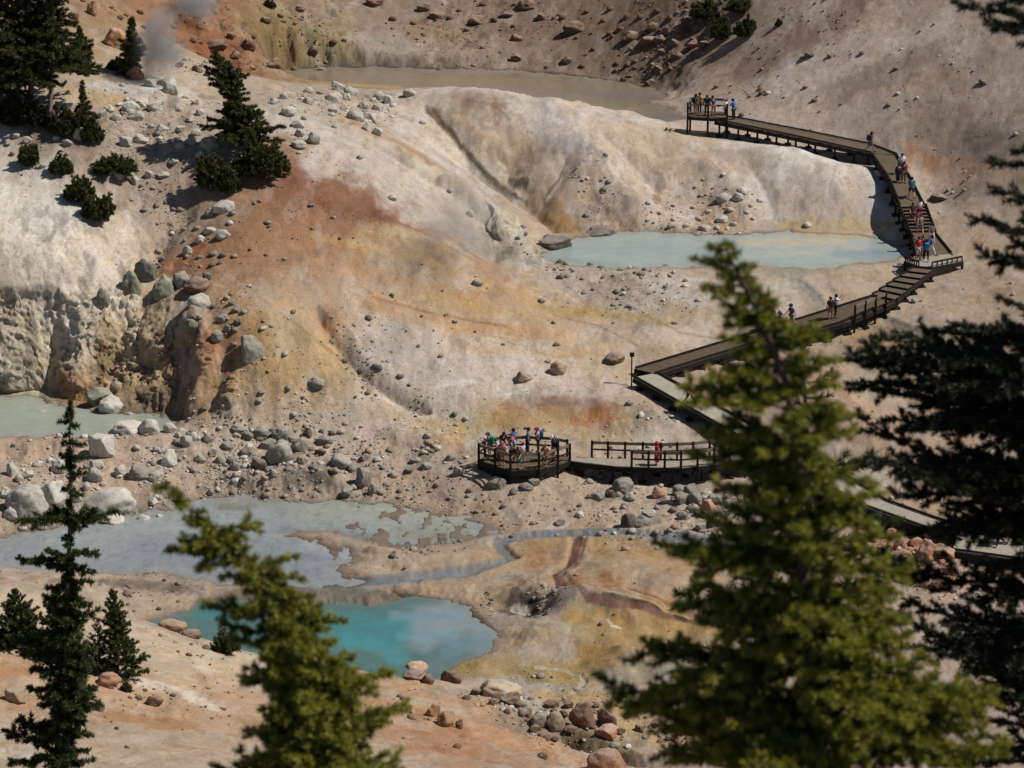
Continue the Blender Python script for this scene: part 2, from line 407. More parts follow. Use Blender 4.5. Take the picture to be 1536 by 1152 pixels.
def mat_ground():
    m = N('mineral_ground'); pos = m.n('ShaderNodeNewGeometry').outputs['Position']
    col = m.n('ShaderNodeAttribute', _attribute_name='tint').outputs['Color']
    wr = m.n('ShaderNodeAttribute', _attribute_name='wet_rough')
    sep = m.n('ShaderNodeSeparateColor'); m.l(wr.outputs['Color'], sep.inputs[0])
    wet, rg = sep.outputs[0], sep.outputs[1]
    n1 = m.noise(pos, 1.1, 8, .68); n2 = m.noise(pos, 6.5, 6, .68); n3 = m.noise(pos, 26, 4, .65)
    v = m.math('ADD', m.math('MULTIPLY', n1, .30), m.math('ADD', m.math('MULTIPLY', n2, .42), m.math('MULTIPLY', n3, .36)))
    f = m.ramp(v, [(.41, (.58, .565, .55)), (.54, (1, 1, 1)), (.70, (1.28, 1.28, 1.28))])
    k = m.math('ADD', m.math('MULTIPLY', rg, .55), .62)
    c = m.mix(k, col, f, 'MULTIPLY')
    # thin mineral crusts with broken edges, and grey washed silt between them
    mp = m.n('ShaderNodeMapping'); mp.inputs['Scale'].default_value = (1, .55, 1); m.l(pos, mp.inputs['Vector'])
    q1 = m.noise(mp.outputs[0], .85, 9, .72, .8); q2 = m.noise(mp.outputs[0], 1.9, 8, .74, .5); q3 = m.noise(mp.outputs[0], .38, 9, .7, 1.0)
    c = m.mix(m.math('MULTIPLY', m.ramp(q1, [(.535, (0, 0, 0)), (.58, (1, 1, 1))]), .55), c, (1.20, 1.19, 1.17), 'MULTIPLY')
    c = m.mix(m.math('MULTIPLY', m.ramp(q2, [(.56, (0, 0, 0)), (.61, (1, 1, 1))]), m.math('ADD', m.math('MULTIPLY', rg, .5), .35)), c, (.70, .68, .66), 'MULTIPLY')
    c = m.mix(m.math('MULTIPLY', m.ramp(q3, [(.52, (0, 0, 0)), (.56, (1, 1, 1))]), .40), c, (1.0, .90, .74), 'MULTIPLY')
    # shrinkage cracks
    vo = m.n('ShaderNodeTexVoronoi', Scale=.55, _feature='DISTANCE_TO_EDGE'); wv = m.n('ShaderNodeVectorMath', _operation='ADD'); m.l(pos, wv.inputs[0])
    nv = m.n('ShaderNodeTexNoise', Scale=1.2, Detail=5); m.l(pos, nv.inputs['Vector']); m.l(nv.outputs['Color'], wv.inputs[1]); m.l(wv.outputs[0], vo.inputs['Vector'])
    ck = m.math('MULTIPLY', m.ramp(vo.outputs['Distance'], [(.006, (1, 1, 1)), (.022, (0, 0, 0))]), m.math('GREATER_THAN', q3, .53))
    c = m.mix(m.math('MULTIPLY', ck, .45), c, (.42, .38, .34), 'MULTIPLY')
    # dark grit flecks where the ground is rubbly
    g = m.n('ShaderNodeTexVoronoi', Scale=3.4, Randomness=1.0); m.l(pos, g.inputs['Vector'])
    fl = m.ramp(g.outputs['Distance'], [(.10, (1, 1, 1)), (.2, (0, 0, 0))])
    fk = m.math('MULTIPLY', m.math('MULTIPLY', fl, rg), m.math('GREATER_THAN', n1, .46))
    c = m.mix(m.math('MULTIPLY', fk, .5), c, (.085, .072, .062))
    hs = m.math('ADD', m.math('MULTIPLY', n2, .6), m.math('MULTIPLY', n3, .4))
    nrm = m.bump(hs, .09, 1.0)
    r = m.n('ShaderNodeMapRange'); m.l(wet, r.inputs[0]); r.inputs[3].default_value = .95; r.inputs[4].default_value = .22
    m.bsdf(c, r.outputs[0], nrm, .25)
    return m.m

def mat_water(name, rough, rip, ripscale=1.0, spec=.5, grain=0.0):
    m = N(name); pos = m.n('ShaderNodeNewGeometry').outputs['Position']
    col = m.n('ShaderNodeAttribute', _attribute_name='tint').outputs['Color']
    n1 = m.noise(pos, 1.1 * ripscale, 5, .6, .6); n2 = m.noise(pos, 7 * ripscale, 3, .6)
    f = m.ramp(n1, [(.3, (.86, .87, .88)), (.55, (1, 1, 1)), (.75, (1.14, 1.12, 1.08))])
    c = m.mix(.8, col, f, 'MULTIPLY')
    if grain:
        mp = m.n('ShaderNodeMapping'); mp.inputs['Scale'].default_value = (.7, .35, 1); m.l(pos, mp.inputs['Vector']); n3 = m.noise(mp.outputs[0], 3.0, 8, .72, .4)
        gr = m.ramp(n3, [(.36, (.62, .62, .64)), (.5, (1, 1, 1)), (.7, (1.22, 1.21, 1.18))])
        c = m.mix(grain, c, gr, 'MULTIPLY')
    nrm = m.bump(m.math('ADD', n2, m.math('MULTIPLY', n1, .6)), rip)
    m.bsdf(c, rough, nrm, spec, IOR=1.33)
    return m.m

def mat_simple(name, rgb, rough=.85, var=.35, scale=6, bump=.02, spec=.3, rnd=.25):
    """painted, wooden, rock or woven surface: colour broken by noise and by object"""
    m = N(name); tc = m.n('ShaderNodeTexCoord').outputs['Object']
    c0 = s2l(rgb) if max(rgb) > 1.5 else np.array(rgb)
    n1 = m.noise(tc, scale, 5, .6); n2 = m.noise(tc, scale * 5, 3, .6)
    v = m.math('ADD', m.math('MULTIPLY', n1, .65), m.math('MULTIPLY', n2, .35))
    f = m.ramp(v, [(.3, (1 - var,) * 3), (.5, (1, 1, 1)), (.72, (1 + var * .8,) * 3)])
    c = m.mix(1.0, tuple(c0), f, 'MULTIPLY')
    oi = m.n('ShaderNodeObjectInfo').outputs['Random']
    o = m.ramp(oi, [(0, (1 - rnd,) * 3), (1, (1 + rnd,) * 3)])
    c = m.mix(1.0, c, o, 'MULTIPLY')
    m.bsdf(c, rough, m.bump(v, bump), spec)
    return m.m

def link(name, me, mats, parent=None, loc=None):
    o = bpy.data.objects.new(name, me); COL.objects.link(o)
    if mats is not None:
        for mt in (mats if isinstance(mats, (list, tuple)) else [mats]):
            if len(me.materials) < (len(mats) if isinstance(mats, (list, tuple)) else 1): me.materials.append(mt)
    if parent is not None: o.parent = parent
    if loc is not None: o.location = loc
    return o

def tag(o, label=None, cat=None, group=None, kind=None):
    if label: o['label'] = label
    if cat: o['category'] = cat
    if group: o['group'] = group
    if kind: o['kind'] = kind
    return o

def empty(name, loc, label=None, cat=None, group=None):
    o = bpy.data.objects.new(name, None); COL.objects.link(o); o.location = loc; o.empty_display_size = .3
    return tag(o, label, cat, group)

def np_mesh(name, V, F, smooth=True):
    """V (n,3), F (m,k) arrays"""
    me = bpy.data.meshes.new(name); V = np.asarray(V, np.float32); F = np.asarray(F, np.int32)
    me.vertices.add(len(V)); me.vertices.foreach_set('co', V.ravel())
    k = F.shape[1]; me.loops.add(F.size); me.loops.foreach_set('vertex_index', F.ravel())
    me.polygons.add(len(F)); me.polygons.foreach_set('loop_start', np.arange(0, F.size, k, dtype=np.int32))
    try: me.polygons.foreach_set('loop_total', np.full(len(F), k, np.int32))
    except Exception: pass
    if smooth: me.polygons.foreach_set('use_smooth', np.ones(len(F), bool))
    me.update(calc_edges=True); return me

def set_col(me, name, C):
    a = me.color_attributes.new(name, 'FLOAT_COLOR', 'POINT')
    C4 = np.ones((len(C), 4), np.float32); C4[:, :C.shape[1]] = C; a.data.foreach_set('color', C4.ravel())

# ------------------------------------------------------------------ ground colour survey
W=(198,188,180); WW=(212,206,202); S=(180,161,147); T=(164,140,118); B=(150,115,88); R=(152,108,82); O=(176,118,72); OD=(150,84,40)
Y=(176,146,76); YD=(146,116,58); G=(132,124,116); D=(88,78,70); DD=(58,51,47); P=(140,114,108); LG=(160,156,150); GG=(142,142,122); SC_=(182,165,154); PK=(178,146,128)
STROKES = [
 # far slopes
 ([(-60,-20),(400,-10),(800,0),(1000,20)],90,(146,122,100),.9),
 ([(0,60),(200,30)],70,(160,130,98),.7), ([(180,20),(260,60)],50,(164,128,92),.7),
 ([(250,30),(330,60),(420,90)],60,(158,104,62),.75), ([(290,70),(340,85)],30,OD,.6), ([(380,20),(440,50)],45,(150,112,74),.6),
 ([(420,40),(480,75),(520,60)],42,(148,130,84),.7), ([(470,75),(520,80)],26,(120,122,98),.6), ([(340,110),(420,118),(500,110)],22,(150,124,72),.7),
 ([(540,10),(640,40),(760,60),(900,90)],55,(150,130,116),.7), ([(560,60),(700,70),(850,95)],26,(162,146,134),.7), ([(620,50),(700,55)],16,(158,122,76),.5),
 ([(530,85),(600,92),(680,96)],14,(112,98,84),.8), ([(550,60),(600,70)],18,LG,.5),
 ([(780,20),(900,30),(1000,60)],70,(134,112,94),.7), ([(1000,40),(1080,30)],60,(128,104,86),.6),
 ([(1080,60),(1140,30),(1200,-10)],30,(160,134,112),.6),
 # scree
 ([(1100,160),(1300,120),(1536,60)],110,SC_,.95), ([(1150,190),(1350,170),(1560,160)],60,SC_,.9), ([(1300,0),(1560,0)],90,(178,158,146),.9),
 ([(1330,60),(1280,90),(1180,120)],22,(200,184,174),.6), ([(1420,40),(1340,75)],14,(200,184,174),.55), ([(1290,95),(1250,110)],12,(202,186,176),.5),
 ([(1400,80),(1320,110),(1250,140)],14,(150,130,116),.6), ([(1480,90),(1400,140)],16,(152,132,118),.5), ([(1460,60),(1440,75)],12,(200,184,172),.5),
 ([(1110,110),(1180,70),(1240,40),(1300,0)],14,(128,98,80),.6), ([(1380,190),(1450,215),(1540,240)],22,(122,104,92),.6), ([(1060,130),(1120,140)],20,(166,146,130),.5),
 # orange pan by the stairs
 ([(1370,246),(1440,262),(1500,280)],17,(186,138,104),.9), ([(1380,275),(1480,300)],18,(186,170,156),.8), ([(1420,330),(1540,360)],50,(182,160,142),.8), ([(1440,400),(1540,440)],60,(172,150,128),.8),
 ([(1300,520),(1400,560),(1500,560)],60,(174,150,122),.8), ([(1290,500),(1370,525)],16,(170,134,78),.5), ([(1250,560),(1330,580)],30,(182,166,152),.7),
 ([(1100,590),(1180,560),(1260,600)],40,(186,146,116),.7), ([(1330,480),(1390,505),(1430,530),(1490,555)],9,(128,124,118),.8), ([(1340,660),(1440,660),(1536,640)],50,(180,148,124),.7), ([(1340,720),(1420,730)],40,(172,144,116),.7),
 # far shore + dome
 ([(640,170),(760,160),(900,190),(1000,220)],55,(194,182,172),.95), ([(860,240),(960,270),(1020,300)],34,(190,176,164),.85), ([(700,200),(820,280)],30,(186,170,154),.7), ([(640,140),(700,136),(770,138),(860,148)],14,(192,184,176),.8),
 ([(690,152),(745,160),(765,185),(790,215)],20,(164,136,116),.8), ([(745,158),(760,175)],8,(152,108,84),.7), ([(700,185),(720,205)],14,(170,142,116),.5), ([(700,150),(720,152)],10,(140,124,108),.6),
 ([(770,172),(810,180),(840,200),(880,220)],15,(198,190,188),.8), ([(800,205),(830,215)],10,(160,146,142),.35), ([(770,215),(800,235)],20,(172,152,124),.45), ([(860,225),(900,240)],14,(186,178,184),.6),
 ([(730,235),(770,240)],12,(190,166,142),.6), ([(735,250),(770,268)],12,(128,112,86),.7), ([(640,150),(670,190)],22,(186,168,150),.8),
 ([(900,215),(1000,225)],30,(184,166,150),.7), ([(950,200),(1020,240)],22,(186,160,126),.55), ([(1000,195),(1050,200),(1100,220)],14,(192,160,110),.6),
 ([(900,260),(960,270),(1040,280)],20,(180,160,144),.7), ([(980,278),(1040,278)],8,(206,196,188),.8), ([(990,265),(1040,262)],10,(190,162,140),.6),
 ([(860,290),(920,300)],26,(164,146,132),.7), ([(890,310),(920,325)],12,(150,128,92),.5), ([(830,330),(860,345)],12,(176,132,66),.9), ([(790,320),(820,325)],16,(156,132,106),.7), ([(815,332),(832,350)],7,(136,96,50),.8),
 ([(700,335),(750,362),(798,382)],22,(182,176,164),.8), ([(762,392),(800,392)],5,(104,96,84),.8), ([(735,350),(745,385)],3,(146,138,122),.6), ([(760,350),(770,385)],3,(142,134,118),.6), ([(782,355),(792,385)],3,(150,142,126),.6), ([(640,215),(720,262),(770,305)],14,(206,196,182),.7), ([(560,215),(640,265),(700,312),(738,350)],2,(128,110,92),.6), ([(880,230),(940,262)],10,(204,194,184),.6),
 # white dome by the stairs
 ([(1120,250),(1190,245),(1280,260),(1300,290)],45,(198,192,188),.9), ([(1180,240),(1260,255)],20,WW,.8), ([(1200,300),(1280,320)],30,(186,168,152),.8), ([(1060,240),(1140,235)],16,(178,156,134),.7),
 ([(1060,310),(1110,320)],22,(172,140,102),.6), ([(1180,340),(1240,342),(1330,338)],8,(188,160,110),.7), ([(1080,300),(1130,300)],14,(182,172,164),.6),
 # red-brown hill
 ([(300,330),(420,310),(520,330),(620,370),(720,410)],60,(160,122,96),.95), ([(380,290),(470,290),(560,320)],40,R,.75), ([(430,270),(500,290),(570,315)],22,(140,88,66),.6), ([(300,370),(380,370)],40,(164,112,72),.7), ([(250,375),(280,350)],20,(166,100,56),.7),
 ([(490,225),(560,245),(640,300)],30,(194,184,176),.9), ([(420,180),(500,205),(570,230)],24,(190,180,172),.85), ([(560,240),(650,300),(720,350),(770,380)],26,(184,172,160),.85), ([(640,260),(720,300),(790,350)],20,(196,182,164),.8),
 ([(530,185),(600,215),(640,240)],8,(176,124,80),.6), ([(590,200),(680,250),(740,290)],10,(192,184,176),.7), ([(700,365),(760,380),(800,385)],14,(148,140,128),.8), ([(775,345),(795,372)],9,(186,178,162),.8),
 ([(360,390),(440,420),(520,430)],45,(176,138,106),.8), ([(460,390),(560,400),(660,420)],16,(180,142,104),.5), ([(530,360),(620,370),(700,385)],10,(186,158,104),.7), ([(560,400),(610,410)],14,(178,162,150),.6),
 ([(400,440),(460,450)],20,(170,158,146),.5), ([(650,380),(720,410)],18,(176,124,78),.6),
 # middle slope
 ([(560,470),(700,480),(850,480),(1000,500)],60,(186,160,136),.85), ([(600,440),(760,470),(900,470)],14,(186,158,116),.45), ([(800,460),(880,465),(960,478)],6,(178,150,86),.6), ([(700,480),(800,500)],20,(180,138,100),.45),
 ([(560,540),(650,560),(760,570),(900,560)],50,(192,176,164),.85), ([(640,590),(740,590)],40,(190,176,166),.7), ([(590,520),(640,540)],28,(170,158,150),.6), ([(630,500),(700,520)],26,(192,168,144),.5),
 ([(830,410),(920,430),(1000,450)],30,(176,164,152),.8), ([(900,440),(960,440)],18,(150,130,116),.5), ([(1000,430),(1080,450),(1150,450)],35,(190,182,172),.8), ([(1010,480),(1100,480)],20,(180,156,126),.6), ([(970,500),(1060,505)],14,(192,184,174),.5),
 ([(860,520),(940,535)],12,(184,152,100),.5), ([(900,540),(960,550)],20,(186,160,132),.6),
 ([(655,579),(680,575),(712,573)],2,(228,224,220),.95), ([(700,590),(708,592)],5,(226,222,218),.95), ([(735,600),(760,595),(790,585)],3,(214,208,202),.8),
 ([(700,603),(760,612),(820,610),(880,615),(930,625)],11,(156,112,84),.8), ([(800,605),(900,612)],8,(150,116,104),.6), ([(720,620),(790,628),(850,632),(920,640)],11,(184,150,88),.85), ([(860,628),(910,632),(940,630)],5,(182,104,44),.9), ([(880,618),(910,618)],4,(180,104,50),.7),
 ([(930,640),(980,650)],12,(190,166,118),.8), ([(955,632),(1000,634)],9,(150,136,130),.8), ([(990,655),(960,658)],8,(206,202,196),.6), ([(890,650),(960,652)],10,(190,170,150),.6),
 ([(620,635),(680,640),(740,640)],8,(182,152,84),.6), ([(660,655),(690,652)],8,(190,150,84),.6), ([(650,670),(690,672)],8,(176,122,84),.7), ([(600,650),(660,660)],14,(176,160,140),.6),
 ([(300,340),(420,330),(520,350)],30,(170,122,86),.5), ([(470,355),(560,370),(640,392),(720,420)],4,(190,160,108),.6), ([(520,400),(620,425),(720,452)],6,(190,144,96),.5), ([(600,440),(720,462),(840,480)],4,(188,158,100),.5), ([(840,470),(930,470),(1000,485)],5,(180,152,90),.6), ([(560,455),(700,492),(860,505)],8,(200,150,98),.6), ([(660,520),(780,530),(900,528)],7,(194,152,104),.55), ([(730,425),(800,450)],10,(190,150,92),.6), ([(540,340),(620,352),(690,372)],5,(196,176,140),.6), ([(380,480),(450,500),(520,540)],8,(198,170,120),.6),
 # gully and yellow slope near the cliff
 ([(480,470),(510,510),(550,555),(600,595),(640,615)],4.5,(112,98,84),.85), ([(500,440),(540,520)],14,(170,150,128),.6), ([(488,492),(500,500)],5,(160,86,40),.8), ([(548,515),(555,510)],6,(146,104,48),.8), ([(510,520),(540,560)],12,(160,154,150),.6),
 ([(340,440),(420,470),(500,520)],22,(184,158,128),.7), ([(330,520),(400,530),(470,550)],32,(186,140,84),.85), ([(400,520),(460,535),(520,575)],15,Y,.75), ([(310,530),(340,555)],18,(172,106,62),.8), ([(400,570),(460,590)],25,(180,150,112),.7), ([(420,495),(470,500)],16,(180,160,134),.6), ([(470,600),(560,610)],22,(188,166,140),.8), ([(430,640),(540,640),(620,640)],16,(186,172,160),.7),
 ([(480,520),(540,590),(600,620)],10,(200,172,128),.6),
 # pale hill left, cliff
 ([(-20,280),(60,330),(140,370)],60,(200,190,178),.95), ([(-20,400),(100,400),(200,400)],40,(190,172,156),.9), ([(0,310),(80,340)],25,(208,200,190),.7), ([(-10,420),(40,420)],14,(182,142,100),.5), ([(160,330),(230,340)],30,(184,160,134),.8), ([(100,360),(200,385)],12,(190,158,120),.5),
 ([(120,260),(220,280),(260,300)],30,(172,150,130),.8), ([(200,190),(280,200),(300,250)],60,(170,152,136),.8), ([(140,130),(220,135)],14,(184,184,184),.85), ([(110,140),(170,150)],12,(186,154,106),.8), ([(230,125),(280,150)],20,(190,186,182),.7), ([(60,190),(130,205)],18,(116,84,68),.8), ([(20,170),(60,190)],14,(90,68,56),.7), ([(0,220),(60,230)],20,(166,144,124),.6),
 ([(300,170),(340,200)],30,(180,166,150),.7), ([(360,140),(480,160)],24,(176,160,146),.8), ([(240,400),(290,320)],8,(120,104,88),.6), ([(290,380),(250,400)],12,(176,108,56),.6),
 ([(0,500),(60,500)],45,(182,170,146),.9), ([(20,460),(60,470)],16,(182,170,146),.7), ([(-20,570),(30,570)],22,(164,154,128),.6), ([(60,500),(70,560)],12,(150,134,110),.3),
 ([(100,480),(130,540)],30,(172,136,96),.9), ([(120,450),(160,460)],16,(182,144,104),.7), ([(120,500),(180,510)],10,(176,146,70),.8), ([(100,560),(150,580)],18,(176,120,66),.7), ([(110,520),(140,530)],10,(176,170,168),.7),
 ([(180,520),(230,540)],24,(182,158,122),.8), ([(200,560),(240,580)],20,(178,148,104),.7), ([(240,500),(280,540)],16,(178,138,98),.7), ([(215,470),(240,500)],12,(160,140,124),.6), ([(270,600),(300,590)],10,(128,96,66),.6), ([(180,605),(260,610)],9,(140,118,94),.7), ([(330,600),(370,610)],20,(166,148,116),.8), ([(360,600),(375,625)],8,(104,94,76),.7),
 ([(90,460),(170,470),(240,470)],22,(196,178,148),.6), ([(140,530),(190,560)],20,(192,166,122),.5), ([(0,480),(50,520)],30,(190,180,158),.6), ([(-10,290),(60,340),(150,385)],46,(210,202,194),.7), ([(560,550),(680,560),(800,560)],34,(200,188,178),.6), ([(0,400),(110,405)],20,(206,192,178),.5),
 # boulder bank
 ([(0,690),(120,690),(250,690)],40,(186,158,136),.9), ([(250,680),(400,660),(560,660)],30,(186,168,152),.85), ([(260,730),(400,710),(520,720)],30,(170,152,138),.8), ([(560,700),(660,720)],35,(182,158,138),.8), ([(0,745),(120,765),(250,760)],14,(168,156,142),.7), ([(600,740),(700,760)],24,(180,156,136),.8),
 ([(430,722),(470,718),(494,714)],7,(92,86,76),.85), ([(620,690),(700,700)],10,(170,160,148),.5),
 ([(720,740),(850,740),(1000,760)],50,(182,160,142),.9), ([(880,720),(1000,725)],12,(178,160,144),.6), ([(1040,780),(1100,800)],40,(176,158,144),.8),
 # front flats
 ([(560,835),(640,845),(710,845)],30,(172,146,122),.95), ([(545,850),(620,845)],16,(186,168,152),.6), ([(440,803),(520,822)],10,(160,136,112),.8), ([(600,880),(720,885),(800,880),(850,880)],20,(178,152,124),.95), ([(760,830),(820,830)],22,(170,136,94),.8), ([(800,840),(850,830)],18,(170,124,74),.7), ([(800,815),(850,812)],10,(174,132,78),.7),
 ([(880,830),(960,860),(1060,880)],45,(174,146,114),.95), ([(870,870),(930,880),(1010,900)],14,(170,116,60),.8), ([(900,820),(1000,830)],14,(176,138,84),.6), ([(950,870),(1040,880)],16,(182,162,144),.6),
 ([(780,900),(860,900)],26,(166,148,128),.8), ([(800,930),(740,925),(690,925)],10,(158,150,138),.7), ([(870,905),(930,910),(960,920)],26,(176,164,150),.9), ([(860,935),(930,940)],18,(178,144,76),.9), ([(940,920),(1020,935),(1080,950)],22,(176,136,72),.9),
 ([(700,970),(800,965),(900,970)],28,(172,156,140),.9), ([(740,975),(800,960)],16,(182,164,148),.6), ([(900,960),(960,970),(880,985)],18,(174,134,66),.9), ([(870,985),(960,985)],14,(172,136,70),.85), ([(690,990),(760,985)],14,(166,136,92),.7), ([(950,1000),(1020,995)],18,(182,172,154),.8),
 ([(700,1005),(800,1005),(870,1005)],14,(168,142,78),.85), ([(760,1025),(840,1030)],16,(158,160,158),.8), ([(800,1020),(860,1015)],11,(172,140,74),.85), ([(940,1020),(1050,1030)],24,(158,146,132),.7), ([(1020,975),(1040,985)],6,(150,160,166),.6),
 ([(765,912),(800,915)],16,(70,66,62),.95), ([(840,888),(860,890)],8,(110,104,94),.7), ([(770,922),(790,924)],5,(200,196,188),.7),
 ([(880,930),(1000,945),(1100,960)],26,(178,144,88),.7), ([(690,1000),(800,1010),(880,1020)],14,(172,146,90),.6), ([(870,815),(960,830),(1060,850)],20,(178,142,92),.6), ([(800,850),(850,870),(900,880)],14,(176,134,84),.6), ([(760,945),(860,945),(960,955)],12,(168,146,104),.6), ([(1000,960),(1080,985)],20,(170,142,92),.6), ([(700,860),(780,850)],10,(180,146,104),.5),
 # foreground orange slope
 ([(300,560),(380,575)],10,(190,150,96),.4), ([(-40,900),(120,930),(260,970),(400,1000)],45,(194,172,148),.95), ([(-40,1000),(150,1040),(300,1060),(450,1080)],70,(188,152,118),.95), ([(0,1100),(300,1140),(600,1150)],70,(186,162,140),.9), ([(500,1010),(620,1030),(740,1060)],26,(190,146,108),.9), ([(480,1040),(620,1080),(780,1110),(860,1140)],36,(188,140,100),.9), ([(560,1080),(700,1140)],40,(182,138,102),.8), ([(640,1100),(800,1150)],30,(172,124,92),.55),
 ([(210,1025),(270,1035),(320,1060)],10,(208,196,184),.85), ([(240,1010),(330,1030)],16,(192,172,150),.6), ([(0,1010),(60,1000),(120,1030)],14,(172,118,70),.6), ([(160,1075),(280,1090)],14,(168,118,70),.6), ([(100,1120),(200,1140)],12,(194,176,158),.6), ([(560,1070),(640,1090)],10,(196,170,150),.6), ([(600,1120),(720,1130)],8,(178,120,80),.5), ([(0,1130),(60,1140)],10,(206,196,186),.6),
 # rocky gully right of it
 ([(650,1035),(740,1045),(800,1060)],16,(158,150,136),.7), ([(760,1075),(840,1090)],20,(140,122,102),.7), ([(820,1045),(900,1052),(980,1075),(1020,1100)],20,(190,152,98),.9), ([(930,1090),(1000,1110)],12,(192,158,84),.7), ([(860,1110),(940,1130)],20,(150,124,84),.8), ([(850,1105),(900,1125),(960,1142)],8,(84,70,48),.8), ([(980,1060),(1060,1060),(1120,1080)],30,(176,156,134),.8), ([(920,1040),(1000,1040)],14,(150,140,128),.6), ([(1040,1110),(1120,1120)],40,(184,142,118),.7), ([(1300,1050),(1500,1060)],120,(176,152,138),.8),
 ([(1320,800),(1400,830),(1460,850)],50,(196,138,108),.9), ([(1440,880),(1536,880)],40,(176,160,146),.8), ([(1400,730),(1536,760)],30,(176,150,112),.7), ([(1280,700),(1340,720)],20,(190,178,166),.6),
 ([(1420,690),(1450,700),(1465,720)],7,(96,112,128),.9),
 # wet shores
 ([(262,922),(330,905),(400,892)],10,(178,166,150),.6), ([(220,865),(330,880)],12,(164,148,132),.7), ([(150,872),(240,880),(300,885)],7,(104,92,80),.7), ([(0,868),(80,872)],8,(108,96,84),.5), ([(420,885),(560,888)],6,(160,158,154),.7), ([(560,874),(600,880)],6,(140,136,130),.7),
 ([(40,850),(70,850)],6,(190,164,120),.6), ([(500,900),(560,884)],8,(150,160,158),.5),
 ([(590,885),(640,893),(700,905),(735,935)],5,(120,102,80),.8),
]
WETSTROKES = [
 ([(485,876),(560,873),(640,866),(705,858),(745,846),(768,838),(752,824),(745,815),(790,806),(850,801),(930,800),(1000,806),(1060,812)],7,(124,134,146),1.0),
 ([(868,806),(862,830),(856,848),(835,862),(845,880)],7,(118,70,62),1), ([(845,880),(880,893),(930,906),(985,920),(1040,932)],4.5,(126,82,72),.95),
 ([(860,845),(842,858)],3,(150,142,140),.8),
 ([(805,1000),(850,1006),(870,1012),(878,1022),(860,1040)],3,(178,178,172),.85), ([(912,930),(918,938),(930,942)],2,(206,202,196),.8),
 ([(1215,395),(1190,420),(1215,440),(1228,455)],10,(152,150,140),.8), ([(1150,410),(1200,410)],10,(160,156,138),.7),
]
DARKLINES = [([(650,165),(690,217),(730,264),(790,302)],1.6,(96,80,68),.8),([(700,150),(740,158),(765,180)],1.4,(130,100,82),.6),([(765,272),(790,276)],3,(70,60,50),.8),([(850,240),(838,272),(815,300)],1.4,(110,96,84),.7),([(590,330),(640,352),(720,395)],1.2,(130,104,84),.5),([(420,470),(500,530),(560,590)],1.3,(150,118,86),.5),([(560,445),(640,470),(760,490)],1.2,(140,108,80),.5),([(830,470),(900,490),(960,520)],1.2,(128,104,84),.5),([(960,470),(1020,500),(1080,508)],1.2,(128,110,94),.5),([(1040,928),(985,912),(940,898),(905,890)],2.2,DD,.85),([(590,888),(640,896),(690,906),(725,930)],2.0,(96,80,62),.6),([(735,400),(760,440)],0,D,0),([(640,165),(690,217),(730,264),(775,295)],2.2,(104,88,74),.7),
 ([(880,402),(920,404),(975,406)],3,(84,78,70),.8),([(1020,350),(950,344),(900,350)],2,(96,88,78),.6),([(590,92),(700,100),(830,108),(960,126),(1000,135)],2.2,(104,88,74),.8),([(500,100),(590,98)],2.5,(96,86,72),.6)]

def stroke_xy(Pp):
    q = []
    for (a, b), (c, d) in zip(Pp[:-1], Pp[1:]):
        n = max(1, int(math.hypot(c - a, (d - b) * 2) / 45))
        for k in range(n): q.append((a + (c - a) * k / n, b + (d - b) * k / n))
    q.append(Pp[-1])
    return np.array([march(HL, *p)[:2] for p in q])
_lat_full = None
def HL(x, y): return H_big(np.asarray(x, float).copy(), np.asarray(y, float).copy())

def paint(x, y, C, strokes, soft=.5, ay=.42, wet=None, warp=.6):
    for Pp, r, c, a in strokes:
        if a <= 0 or r <= 0: continue
        P = stroke_xy(Pp); dist = np.hypot(P[:, 0], np.hypot(P[:, 1], 55)).mean(); rw = r * dist / FPX
        pad = rw * 2.2
        m = (x > P[:, 0].min() - pad) & (x < P[:, 0].max() + pad) & (y > P[:, 1].min() - pad / ay) & (y < P[:, 1].max() + pad / ay)
        if not m.any(): continue
        xm, ym = x[m], y[m]
        d = seg_dist(xm, ym, P, ay) / rw
        d = d + warp * fbm(xm / rw * .8, ym / rw * .8 * ay * 1.6, 6, int(r) + 3, .55)
        k = a * (1 - sstep(1 - soft, 1 + soft, d)) * np.clip(.82 + .35 * pn(xm * 1.3, ym * .6, 17) + .05 * streak(xm, ym), .3, 1)
        cc = s2l(tone(c)) * KALB
        C[m] = C[m] * (1 - k[:, None]) + cc * k[:, None]
        if wet is not None: wet[m] = np.maximum(wet[m], k)
